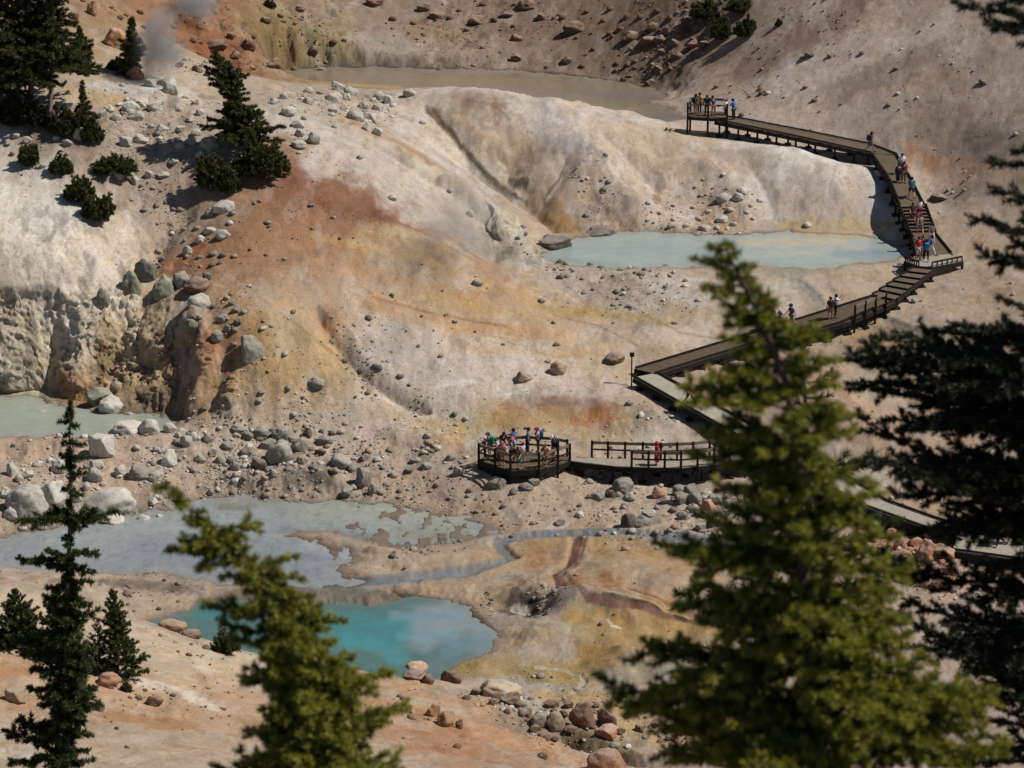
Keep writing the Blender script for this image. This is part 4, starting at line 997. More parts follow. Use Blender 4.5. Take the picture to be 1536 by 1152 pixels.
def cloth(kind, pose):
    if (kind, pose) in CACHE: return CACHE[kind, pose]
    J = joints(pose); V = []; R = []; E = []
    def add(p, r, par=None):
        V.append(np.asarray(p, float)); R.append(r)
        if par is not None: E.append((par, len(V) - 1))
        return len(V) - 1
    if kind in ('tee', 'sleeves', 'vest'):
        c = add(J['chest'], (.172, .128)); w = add(J['waist'], (.155, .118), c); add(J['pel'] - np.array([0, 0, .03]), (.172, .13), w); add(J['neck0'] + np.array([0, 0, .01]), .075, c)
        for n in 'LR':
            s = add(J['sh' + n], .075, c)
            if kind != 'vest':
                e = add(lerp(J['sh' + n], J['el' + n], .8 if kind == 'tee' else 1), .062 if kind == 'tee' else .056, s)
                if kind == 'sleeves': add(lerp(J['el' + n], J['wr' + n], .92), .044, e)
    elif kind in ('trousers', 'shorts'):
        p = add(J['pel'] + np.array([0, 0, .04]), (.158, .118))
        for n in 'LR':
            a = add(J['hip' + n] - np.array([0, 0, .03]), .105, p); b = add(J['kn' + n], .08 if kind == 'shorts' else .074, a)
            if kind == 'trousers': add(lerp(J['kn' + n], J['an' + n], .95), .06, b)
    elif kind == 'robe':
        p = add(J['waist'], (.17, .14)); a = add(J['pel'], (.19, .16), p); add(lerp(J['pel'], (J['anL'] + J['anR']) / 2, .9), (.23, .2), a)
        c = add(J['chest'], (.17, .13), p); add(J['neck0'], .08, c)
        for n in 'LR': s = add(J['sh' + n], .078, c); e = add(J['el' + n], .066, s); add(lerp(J['el' + n], J['wr' + n], .9), .06, e)
    me = skin_mesh(kind, V, E, R, 1); CACHE[kind, pose] = me; return me

def small_mesh(kind, pose):
    if (kind, pose) in CACHE: return CACHE[kind, pose]
    J = joints(pose); bm = bmesh.new()
    h = Vector(J['head']); fw = Vector(J['face'] - J['head']).normalized(); upv = Vector(J['crown'] - J['head']).normalized(); fw = (fw - upv * fw.dot(upv)).normalized(); sd = fw.cross(upv)
    def dome(r, zcut, back, sc=1.0, seg=12):
        n = 7; rings = []
        for i in range(n + 1):
            a = PI * .5 * (1 - i / n) if zcut >= 0 else PI * (.5 - (i / n) * .78)
            ring = []
            for k in range(seg):
                t = 2 * PI * k / seg; rr = r * math.cos(a)
                ring.append(bm.verts.new(h + upv * (r * 1.12 * math.sin(a) + .012) + (sd * math.cos(t) * .88 + fw * (math.sin(t))) * rr - fw * back))
            rings.append(ring)
        for i in range(n):
            for k in range(seg): f = bm.faces.new((rings[i][k], rings[i][(k + 1) % seg], rings[i + 1][(k + 1) % seg], rings[i + 1][k])); f.smooth = True
        return rings
    if kind == 'hair': dome(.112, -1, .022)
    elif kind == 'long_hair':
        dome(.114, -1, .022); sphere_into(bm, h - fw * .075 - upv * .15, .09, 0, (.95, .6, 1.7), 10)
    elif kind in ('cap', 'sunhat'):
        r = dome(.120, 0, .0); last = r[-1]; outer = []
        for k in range(12):
            t = 2 * PI * k / 12; e = .055 if kind == 'sunhat' else max(0.004, .075 * max(0, math.sin(t)) ** .6)
            dv = sd * math.cos(t) * .88 + fw * math.sin(t); outer.append(bm.verts.new(last[k].co + dv * e - upv * .015))
        for k in range(12): bm.faces.new((last[k], last[(k + 1) % 12], outer[(k + 1) % 12], outer[k]))
    elif kind == 'hood':
        dome(.128, -1, .03); sphere_into(bm, h - upv * .13 - fw * .02, .1, 0, (1.1, .95, .8), 10)
    elif kind == 'shoes':
        for n in 'LR':
            a, t, q = Vector(J['an' + n]), Vector(J['toe' + n]), Vector(J['heel' + n]); m = (q + t) / 2; d = (t - q); s = bmesh.ops.create_uvsphere(bm, u_segments=8, v_segments=6, radius=1.0)
            R_ = d.to_track_quat('Y', 'Z').to_matrix().to_4x4(); M = Matrix.Translation(m + Vector((0, 0, .012))) @ R_ @ Matrix.Diagonal((.05, d.length * .62, .045, 1)); bmesh.ops.transform(bm, matrix=M, verts=s['verts'])
    elif kind == 'backpack':
        c = Vector(lerp(J['chest'], J['waist'], .25)); axis = Vector(J['chest'] - J['waist']).normalized(); back = Vector((0, -1, 0)); back = (back - axis * back.dot(axis)).normalized()
        s = bmesh.ops.create_cube(bm, size=1.0); bmesh.ops.bevel(bm, geom=bm.edges[:], offset=.16, segments=3, affect='EDGES', profile=.6)
        M = Matrix.Translation(c + back * .20) @ Matrix((Vector((1, 0, 0)), -back, axis)).transposed().to_4x4() @ Matrix.Diagonal((.30, .19, .46, 1)); bmesh.ops.transform(bm, matrix=M, verts=bm.verts)
        for sx in (-1, 1):
            sh = Vector(J['sh' + ('L' if sx < 0 else 'R')]) * .6 + Vector(J['neck0']) * .4
            for a, b in ((sh + back * .1 + axis * .05, sh - back * .1 + axis * .05), (sh - back * .1 + axis * .05, Vector(J['waist']) + Vector((sx * .12, 0, 0)) - back * .115)):
                mb = MB(); mb.bar(a, b, .05, .03); vs = [bm.verts.new(v) for v in mb.v]
                for f in mb.f: bm.faces.new([vs[i] for i in f])
    for f in bm.faces: f.smooth = True
    bmesh.ops.recalc_face_normals(bm, faces=bm.faces)
    me = bpy.data.meshes.new(kind); bm.to_mesh(me); bm.free(); CACHE[kind, pose] = me; return me

CM = {}
def cmat(rgb):
    if rgb not in CM: CM[rgb] = mat_simple('cloth', rgb, .85, .22, 9, .004, .2, .05)
    return CM[rgb]
M_SKIN = mat_simple('skin', (176, 128, 104), .6, .08, 8, .002, .3, .1); M_FACE = mat_simple('face_dark', (70, 40, 34), .5, .1, 8, .001, .3, 0)
HAIRS = {'dark': (38, 30, 28), 'brown': (72, 50, 36), 'blond': (150, 120, 80), 'grey': (130, 124, 120)}
def wear(name, me, mat, root):
    o = bpy.data.objects.new(name, me); COL.objects.link(o); o.parent = root
    if not me.materials: me.materials.append(None)
    o.material_slots[0].link = 'OBJECT'; o.material_slots[0].material = mat; return o

PARTNAME = {'tee': 'shirt', 'sleeves': 'jacket', 'vest': 'vest_top', 'robe': 'dress', 'trousers': 'trousers', 'shorts': 'shorts', 'cap': 'cap', 'sunhat': 'sun_hat', 'hood': 'headscarf', 'hair': 'hair', 'long_hair': 'hair', 'backpack': 'backpack', 'shoes': 'shoes'}
def person(key, px, py, label, face, pose='stand', h=1.72, top=('tee', (120, 130, 150)), legs=('trousers', (48, 50, 58)), hair='dark', hat=None, pack=None, group=None):
    """face: heading in degrees, 0 looks away from the overlook, 90 to the picture's left"""
    p = deck_point(key, px, py)
    root = empty('person', p, label, 'person', group); s = h / 1.74; root.scale = (s * 1.16, s * 1.16, s); root.rotation_euler = (0, 0, math.radians(face))
    b = bpy.data.objects.new('body', body_mesh(pose)); COL.objects.link(b); b.parent = root
    if not b.data.materials: b.data.materials.append(M_SKIN); b.data.materials.append(M_FACE)
    wear(PARTNAME[top[0]], cloth(top[0], pose), cmat(top[1]), root)
    if top[0] != 'robe': wear(PARTNAME[legs[0]], cloth(legs[0], pose), cmat(legs[1]), root)
    wear('shoes', small_mesh('shoes', pose), cmat((60, 56, 54)), root)
    if not (hat and hat[0] == 'hood'): wear('hair', small_mesh('long_hair' if hair.startswith('long') else 'hair', pose), cmat(HAIRS[hair.replace('long_', '')]), root)
    if hat: wear(PARTNAME[hat[0]], small_mesh(hat[0], pose), cmat(hat[1]), root)
    if pack: wear('backpack', small_mesh('backpack', pose), cmat(pack), root)
    return root
NAVY=(44,48,66); BLK=(34,33,36); WHT=(214,212,212); GRY=(120,122,128); RED=(176,44,48); KHK=(150,128,100)
person('PLAT', 734, 686, 'person in grey cap and slate shirt wearing a bright green backpack', 80, 'hold', 1.72, ('tee', (98,106,136)), ('shorts', (140,120,106)), 'dark', ('cap', (92,98,120)), (40,150,84))
person('PLAT', 754, 683, 'dark-haired person in black top behind the fair-haired person', 200, 'lean', 1.70, ('sleeves', (52,40,46)), ('trousers', BLK), 'dark')
person('PLAT', 753, 698, 'fair-haired person in tan clothes with a pink bag at the front rail', 170, 'stand', 1.66, ('tee', (150,130,110)), ('shorts', (140,116,98)), 'blond', None, (176,70,110))
person('PLAT', 747, 690, 'person in a white top leaning on the platform rail', 120, 'lean', 1.55, ('tee', WHT), ('trousers', (70,50,56)), 'brown')
person('PLAT', 770, 681, 'dark-haired person raising both hands to the face to take a photo', 60, 'raise', 1.78, ('tee', (72,96,140)), ('trousers', NAVY), 'dark')
person('PLAT', 768, 692, 'person in orange cap and white-blue shirt with dark backpack straps', 190, 'hips', 1.70, ('tee', (176,184,214)), ('trousers', (58,44,48)), 'brown', ('cap', (220,96,40)), (84,56,66))
person('PLAT', 779, 704, 'girl in turquoise shorts and brown top bending at the rail', 150, 'lean', 1.62, ('tee', (92,64,58)), ('shorts', (42,150,164)), 'dark')
person('PLAT', 784, 694, 'child in a pale lilac shirt behind the girl in turquoise', 230, 'stand', 1.40, ('tee', (180,180,206)), ('shorts', (90,70,66)), 'brown')
person('PLAT', 792, 680, 'tall person in slate blue shirt and navy trousers facing a red cap', 270, 'stand', 1.80, ('tee', (104,124,146)), ('trousers', NAVY), 'dark')
person('PLAT', 807, 679, 'person in red cap and pale pink shirt with a blue backpack', 95, 'hold', 1.78, ('tee', (196,176,186)), ('trousers', (58,46,58)), 'dark', ('cap', (206,36,40)), (54,84,140))
person('PLAT', 817, 701, 'long-haired child in a brown dress by the front rail', 180, 'stand', 1.58, ('tee', (118,76,66)), ('shorts', (124,96,80)), 'long_brown')
person('PLAT', 831, 691, 'person in white cap and navy shirt checking a phone', 90, 'hold', 1.74, ('tee', (40,42,58)), ('shorts', (52,50,58)), 'dark', ('cap', (226,224,222)), (46,46,54))
person('S1', 985, 698, 'person in a red headscarf and long rust-red dress on the railed boardwalk', 100, 'stand', 1.62, ('robe', (160,50,40)), hat=('hood', (196,30,44)))
person('S2', 1034, 607, 'walker in shorts with bare legs on the ramp behind the branch', 215, 'walk', 1.7, ('tee', (150,112,84)), ('shorts', (110,84,64)), 'brown')
person('S2', 1044, 613, 'walker in long dark trousers on the ramp behind the branch', 215, 'walk', 1.7, ('tee', (120,96,76)), ('trousers', (52,48,48)), 'dark')
person('S3', 1157, 492, 'walker in a black shirt on the long boardwalk, next to the branch', 150, 'walk', 1.7, ('tee', (48,46,50)), ('shorts', (60,58,62)), 'dark')
person('S3', 1170, 488, 'child in pink top and white cap between two walkers in dark shorts', 120, 'walk', 1.3, ('tee', (140,104,116)), ('shorts', (70,62,74)), 'dark', ('cap', (220,210,210)))
person('S3', 1187, 490, 'person in dark cap, grey shirt and navy shorts walking toward the child', 110, 'walk', 1.76, ('tee', (74,78,94)), ('shorts', (58,60,80)), 'dark', ('cap', (40,42,54)))
person('S3', 1245, 479, 'person in red cap carrying a dark backpack near the short rail posts', 20, 'stand', 1.66, ('tee', (60,48,52)), ('shorts', (150,110,90)), 'dark', ('cap', (190,40,70)), (50,40,44))
person('S3', 1253, 477, 'person in a white shirt with an arm raised to the head', 280, 'raise', 1.76, ('tee', (206,206,218)), ('trousers', (46,46,60)), 'dark')
person('LAND', 1377, 388, 'person in red shirt and pale shorts on the square landing', 200, 'stand', 1.70, ('tee', (170,44,54)), ('shorts', (186,186,194)), 'dark')
person('LAND', 1383, 386, 'person in a dark maroon top just behind the red shirt', 160, 'stand', 1.66, ('tee', (96,40,52)), ('trousers', BLK), 'dark')
person('LAND', 1389, 391, 'person with a bright blue backpack stepping off the stairs', 355, 'walk', 1.70, ('tee', (44,44,54)), ('trousers', BLK), 'dark', None, (36,130,190))
person('LAND', 1396, 384, 'person in white leggings taking a long stride on the landing', 250, 'walk', 1.66, ('tee', (40,110,170)), ('trousers', (198,196,196)), 'dark')
person('S4a', 1397, 366, 'person in grey top and white shorts below the steep steps', 10, 'walk', 1.68, ('tee', (104,96,104)), ('shorts', (206,202,200)), 'dark')
person('S4b', 1380, 352, 'bare-armed person in a grey vest climbing the steep steps', 10, 'walk', 1.68, ('vest', (120,104,110)), ('shorts', (92,106,130)), 'brown')
person('S4b', 1379, 325, 'child in white shirt and magenta shorts on the steep steps', 190, 'stand', 1.35, ('tee', (214,206,214)), ('shorts', (170,30,100)), 'dark')
person('S4b', 1368, 334, 'person in dark red top and black skirt on the steep steps', 190, 'walk', 1.66, ('tee', (78,48,54)), ('shorts', (40,36,42)), 'dark')
person('S4b', 1376, 338, 'child in pink shorts behind the bare-armed climber', 190, 'stand', 1.1, ('tee', (150,70,90)), ('shorts', (190,80,110)), 'dark')
person('S4c', 1367, 297, 'person with a teal backpack and dark shorts above the steep steps', 5, 'walk', 1.74, ('tee', (52,74,104)), ('shorts', (44,42,50)), 'dark', None, (60,130,150))
person('S4c', 1347, 275, 'person in a long dark dress at the upper boardwalk bend', 190, 'stand', 1.62, ('robe', (54,46,62)), hair='dark')
person('S4c', 1355, 274, 'person in brown shirt and khaki trousers at the upper boardwalk bend', 190, 'stand', 1.72, ('tee', (74,64,60)), ('trousers', (92,80,66)), 'dark')
person('S4c', 1352, 262, 'person in a white shirt half hidden at the upper boardwalk bend', 185, 'stand', 1.74, ('tee', (206,206,218)), ('trousers', NAVY), 'dark')
person('S5', 1305, 228, 'lone hiker with a dark backpack striding along the raised boardwalk', 265, 'walk', 1.74, ('tee', (66,62,72)), ('shorts', (84,82,94)), 'dark', ('cap', (50,46,54)), (56,52,60))
person('TOPP', 1043, 171, 'long-haired person in blue top at the far platform rail', 320, 'stand', 1.70, ('tee', (70,96,150)), ('trousers', KHK), 'long_dark', None, (44,44,52))
person('TOPP', 1049, 170, 'person in a mustard yellow shirt on the far platform', 330, 'stand', 1.74, ('tee', (206,150,60)), ('trousers', NAVY), 'dark')
person('TOPP', 1060, 173, 'person dressed all in black on the far platform', 10, 'stand', 1.72, ('sleeves', (40,40,48)), ('trousers', BLK), 'dark')
person('TOPP', 1070, 174, 'person in navy top and tan trousers on the far platform', 20, 'lean', 1.70, ('tee', (50,58,90)), ('trousers', (140,110,96)), 'dark')
person('S5', 1088.5, 178.5, 'person in white shirt and cap at the head of the raised boardwalk', 70, 'stand', 1.72, ('tee', (200,200,212)), ('trousers', (50,52,74)), 'dark', ('cap', (170,160,160)))
person('S5', 1100, 179.5, 'person in bright blue shirt and black cap at the head of the raised boardwalk', 60, 'hold', 1.78, ('tee', (50,110,180)), ('trousers', (42,44,54)), 'dark', ('cap', (36,36,44)))
person('S7', 1499, 819, 'walker in dark trousers on the slatted landing beneath the pine', 120, 'walk', 1.75, ('tee', (60,62,70)), ('trousers', (46,48,54)), 'dark')
person('S7', 1518, 815, 'walker in dark shorts on the slatted landing beneath the pine', 100, 'walk', 1.75, ('tee', (50,48,54)), ('shorts', (52,48,54)), 'dark')
def ground_person(px, py, *a, **k):
    g = march(HL, px, py); DP[0] = g
    return person('GROUND', px, py, *a, **k)
DP = [None]
_dp = deck_point
def deck_point(key, px, py):
    if key == 'GROUND': p = march(HL, px, py); return np.array([p[0], p[1], Hs(p[0], p[1])])
    return _dp(key, px, py)
person('GROUND', 1500, 722, 'person in a maroon top behind the dark pine boughs by the blue rill', 150, 'stand', 1.7, ('tee', (120,40,50)), ('trousers', BLK), 'dark')
person('GROUND', 1509, 724, 'person in scarlet shirt between two others behind the pine boughs', 190, 'stand', 1.66, ('tee', (180,40,48)), ('trousers', NAVY), 'dark')
person('GROUND', 1529, 726, 'person with a bright red backpack nearest the picture edge behind the pine', 10, 'stand', 1.7, ('tee', (150,170,190)), ('trousers', NAVY), 'dark', None, (196,40,52))
# ------------------------------------------------------------------ boulders
def mat_rock(name, rgb, stain=None, rnd=.18):
    m = N(name); tc = m.n('ShaderNodeTexCoord').outputs['Object']; oi = m.n('ShaderNodeObjectInfo')
    ad = m.n('ShaderNodeVectorMath', _operation='ADD'); m.l(tc, ad.inputs[0]); cb = m.n('ShaderNodeCombineXYZ'); m.l(m.math('MULTIPLY', oi.outputs['Random'], 40.0), cb.inputs[0]); m.l(cb.outputs[0], ad.inputs[1]); v = ad.outputs[0]
    c0 = s2l(tone(rgb)) * KALB
    n1 = m.noise(v, 1.6, 6, .65); n2 = m.noise(v, 7, 5, .65); n3 = m.noise(v, 24, 3, .6)
    a = m.math('ADD', m.math('MULTIPLY', n1, .4), m.math('ADD', m.math('MULTIPLY', n2, .4), m.math('MULTIPLY', n3, .25)))
    f = m.ramp(a, [(.38, (.46, .45, .44)), (.53, (1, 1, 1)), (.68, (1.25, 1.24, 1.22))])
    c = m.mix(1.0, tuple(c0), f, 'MULTIPLY')
    if stain is not None: c = m.mix(m.ramp(n1, [(.5, (0, 0, 0)), (.66, (.7, .7, .7))]), c, tuple(s2l(tone(stain)) * KALB))
    # upward-facing surfaces blended towards a pale tone
    sp = m.n('ShaderNodeSeparateXYZ'); m.l(m.n('ShaderNodeNewGeometry').outputs['Normal'], sp.inputs[0])
    c = m.mix(m.math('MULTIPLY', m.ramp(sp.outputs[2], [(.45, (0, 0, 0)), (.95, (1, 1, 1))]), .30), c, tuple(s2l((196, 184, 172)) * KALB))
    o = m.ramp(oi.outputs['Random'], [(0, (1 - rnd,) * 3), (1, (1 + rnd,) * 3)]); c = m.mix(1.0, c, o, 'MULTIPLY')
    m.bsdf(c, .92, m.bump(m.math('ADD', m.math('MULTIPLY', n2, .6), m.math('MULTIPLY', n3, .4)), .10, .8), .2)
    return m.m
RM = {'w': mat_rock('pale_rock', (190, 186, 178), (160, 152, 140)), 'g': mat_rock('grey_rock', (146, 142, 134), (112, 108, 100)), 'd': mat_rock('dark_grey_rock', (104, 98, 90), (140, 128, 112)),
      't': mat_rock('tan_rock', (166, 146, 122), (128, 108, 88)), 'b': mat_rock('brown_rock', (124, 96, 80), (92, 72, 62)), 'r': mat_rock('reddish_rock', (164, 120, 98), (124, 88, 72)), 'o': mat_rock('orange_rock', (172, 134, 100), (190, 160, 130)), 'n': mat_rock('greenish_rock', (138, 138, 120), (110, 104, 88))}
def rock_mesh(seed, angular, sub):
    rnd = random.Random(seed); bm = bmesh.new(); bmesh.ops.create_icosphere(bm, subdivisions=sub, radius=1.0)
    off = Vector((rnd.uniform(-50, 50), rnd.uniform(-50, 50), rnd.uniform(-50, 50)))
    planes = []
    for _ in range(14 if angular else 8):
        n = Vector((rnd.gauss(0, 1), rnd.gauss(0, 1), rnd.gauss(0, 1))).normalized(); planes.append((n, rnd.uniform(.52, .80) if angular else rnd.uniform(.70, .92)))
    for v in bm.verts:
        p = v.co.copy(); p *= 1 + .28 * mnoise.noise(p * .9 + off)
        for n, d in planes:
            k = p.dot(n) - d
            if k > 0: p -= n * k * (.96 if angular else .8)
        p *= 1 + .07 * mnoise.fractal(p * 2.2 + off, .9, 2.0, 4) * 2
        v.co = p
    for f in bm.faces: f.smooth = True
    mx = [max(abs(v.co[i]) for v in bm.verts) for i in range(3)]
    for v in bm.verts: v.co = Vector((v.co.x / mx[0], v.co.y / mx[1], v.co.z / mx[2])) * .5
    me = bpy.data.meshes.new('boulder'); bm.to_mesh(me); bm.free(); return me
ROCKS = {0: [rock_mesh(i, False, 4) for i in range(9)], 1: [rock_mesh(50 + i, True, 4) for i in range(9)]}
RCOPY = {}
def rock_at(px, py, w, h, tone_, ang, label, group=None, name='boulder', cat='boulder'):
    g = march(HL, px, py + h * .30); dist = np.linalg.norm(g - EYE); k = dist / FPX
    sc_ = .98 if (px < 400 and 438 < py < 540) else 1.12; W_, H_ = w * k * sc_, h * k * sc_
    H_ = max(H_ * 1.06, W_ * .32); D_ = W_ * random.uniform(.75, 1.0)
    zb = Hs(g[0], g[1])
    key = (ang, random.randrange(9), tone_)
    if key not in RCOPY: me = ROCKS[ang][key[1]].copy(); me.materials.append(RM[tone_]); RCOPY[key] = me
    o = link(name, RCOPY[key], None, None, (g[0], g[1] + D_ * .12, zb + H_ * .5 - H_ * .26))
    o.scale = (W_ * 1.06, D_, H_ * 1.25); o.rotation_euler = (random.uniform(-.22, .22), random.uniform(-.22, .22), random.choice((0, PI)) + random.uniform(-.5, .5))
    return tag(o, label, cat, group)

HERO = """
197 427 26 38 n 0|upright oval grey-green boulder on the cliff edge, first of the leaning trio
219 413 30 32 g 0|round grey boulder propped between the two others of the clifftop trio
245 432 28 30 n 0|blunt grey-green boulder at the right end of the clifftop trio
272 422 28 20 g 0|smooth grey boulder just right of the clifftop trio
296 430 36 20 b 0|brownish boulder leaning over the long pale slab by the clifftop
297 455 38 24 w 0|long pale slab lying on the slope just below the clifftop boulders
287 491 26 19 n 0|dark greenish boulder perched on the orange cliff shoulder
325 505 20 18 g 0|small grey boulder beside the greenish one on the cliff shoulder
155 443 20 24 g 0|grey stone sticking out of the clifftop rim above the milky pool
375 524 42 38 g 1|large slanting grey slab standing on the yellow slope
475 577 25 14 g 0|lone flat grey stone low on the yellow slope
150 598 34 28 n 1|greenish rock standing in the milky pool against the cliff foot
164 613 34 22 w 0|pale wet rock jutting into the milky pool in front of the greenish one
175 581 20 14 t 0|small tan rock at the cliff foot above the pool rocks
156 675 38 34 w 1|white blocky boulder below the milky pool, beside the thin tree top
40 759 54 44 w 0|biggest white boulder by the grey pool, left end of the shore
82 747 38 36 w 1|white boulder tucked behind the biggest one on the grey pool shore
165 748 68 34 w 0|very long pale boulder lying at the grey pool shore
142 714 22 21 w 0|ball-shaped white boulder above the very long shore boulder
207 712 32 20 g 1|oblong grey boulder uphill of the very long shore boulder
190 655 40 20 w 0|low pale boulder at the near rim of the milky pool
224 653 30 22 w 0|rounded pale boulder second along the milky pool rim
253 689 25 24 w 1|white block alone on the pinkish bank left of the grey heap
420 682 38 32 g 0|biggest round boulder in the middle of the grey heap
391 648 26 19 g 0|grey boulder at the top edge of the grey heap
425 655 32 22 g 0|broad boulder leaning on the back of the grey heap
511 692 30 18 g 0|grey boulder off the right side of the grey heap
544 718 25 30 g 1|upright grey rock at the shore end of the bank, by the platform side
838 554 26 20 t 0|round tan boulder alone on the smooth pale slope
785 567 25 14 t 1|flat-topped tan boulder left of the round one on the smooth slope
923 540 29 15 b 0|low brown boulder close to the signpost corner
745 725 25 17 g 1|grey boulder at the foot of the crowded viewing platform
935 730 33 21 g 0|largest grey boulder below the railed boardwalk
988 740 23 16 r 1|reddish boulder below the middle of the railed boardwalk
1064 766 27 25 r 1|pinkish boulder partly behind the big conifer, under the boardwalk
942 785 21 21 d 0|dark half of a pair of touching boulders above the grey stream
962 784 25 18 g 0|grey half of a pair of touching boulders above the grey stream
877 1081 39 37 b 1|big square brown boulder at the foot of the orange slope
910 1084 30 29 b 0|brown boulder just right of the big square one
912 1102 36 19 r 1|reddish slab in front of the two big brown boulders
834 1087 25 27 t 0|pale tan upright stone left of the big brown boulders
810 1081 27 20 d 0|dark rounded boulder left of the pale upright stone
750 1041 56 22 t 0|long flat overhanging boulder on the rocky gully rim
627 996 39 20 o 0|orange rounded boulder on the crest above the turquoise pool
600 996 24 13 o 0|smaller orange boulder touching the large one on the crest
675 1016 30 22 b 1|brown angular block right of the orange crest boulders
650 1070 21 20 o 1|orange angular rock, upper of two on the orange slope
670 1083 25 22 o 1|orange angular rock, lower of two on the orange slope
910 1148 52 32 r 0|pinkish boulder cut by the bottom edge of the picture
25 1047 29 22 t 1|tan boulder on the orange slope behind the slim conifer
163 1023 33 22 r 0|reddish rounded rock under the small dense conifer
257 940 40 15 o 0|orange ledge rock on the crest at the corner of the turquoise pool
900 348 37 11 d 1|dark rock islet at the far shore of the pale upper pool
830 364 48 18 d 1|dark rough rock at the corner of the pale upper pool
1084 300 23 13 w 0|white boulder, largest on the orange patch by the upper pool
1107 298 17 12 w 0|white boulder right beside the largest on the orange patch
1409 297 25 9 d 0|dark flat boulder on the sand beside the crowded steps
1476 124 13 8 d 1|small dark rock alone high on the grey scree
1214 82 13 10 d 1|dark wedge rock on the scree above the far platform
255 137 27 18 w 1|bright white boulder at the base of the steam plume
250 126 30 13 w 0|white ledge rock just behind the bright one at the steam plume
203 113 22 18 r 0|brown boulder at the foot of the small fir by the steam
170 60 36 26 o 1|large brown block on the far slope, left of the steam
140 17 17 21 o 1|upright orange-brown rock near the top of the far slope
500 147 23 18 w 1|largest white boulder of the pale boulder band on the ridge
470 210 21 16 g 1|grey-white boulder on the white slope beside the leaning fir
335 312 29 19 w 1|white boulder below the spreading shrub
315 319 15 10 g 0|grey stone touching the white boulder below the shrub
118 201 23 18 w 1|white block among the dark shrubs under the tall firs
862 43 33 17 b 0|large brown boulder on the far slope above the muddy pool
790 8 25 15 b 0|dark brown boulder at the top edge above the muddy pool
705 322 11 9 w 0|small pale ball of rock on the smooth slope by the thin steam
589 298 13 8 w 0|white stone alone where the white slope meets the red-brown
1390 834 34 28 r 1|largest pink slab beside the dark boardwalk
"""
hero = []
for ln in HERO.strip().split('\n'):
    a, lb = ln.split('|'); px, py, w, h, t, an = a.split()
    rock_at(float(px), float(py), float(w), float(h), t, int(an), lb); hero.append((float(px), float(py), float(w), float(h)))

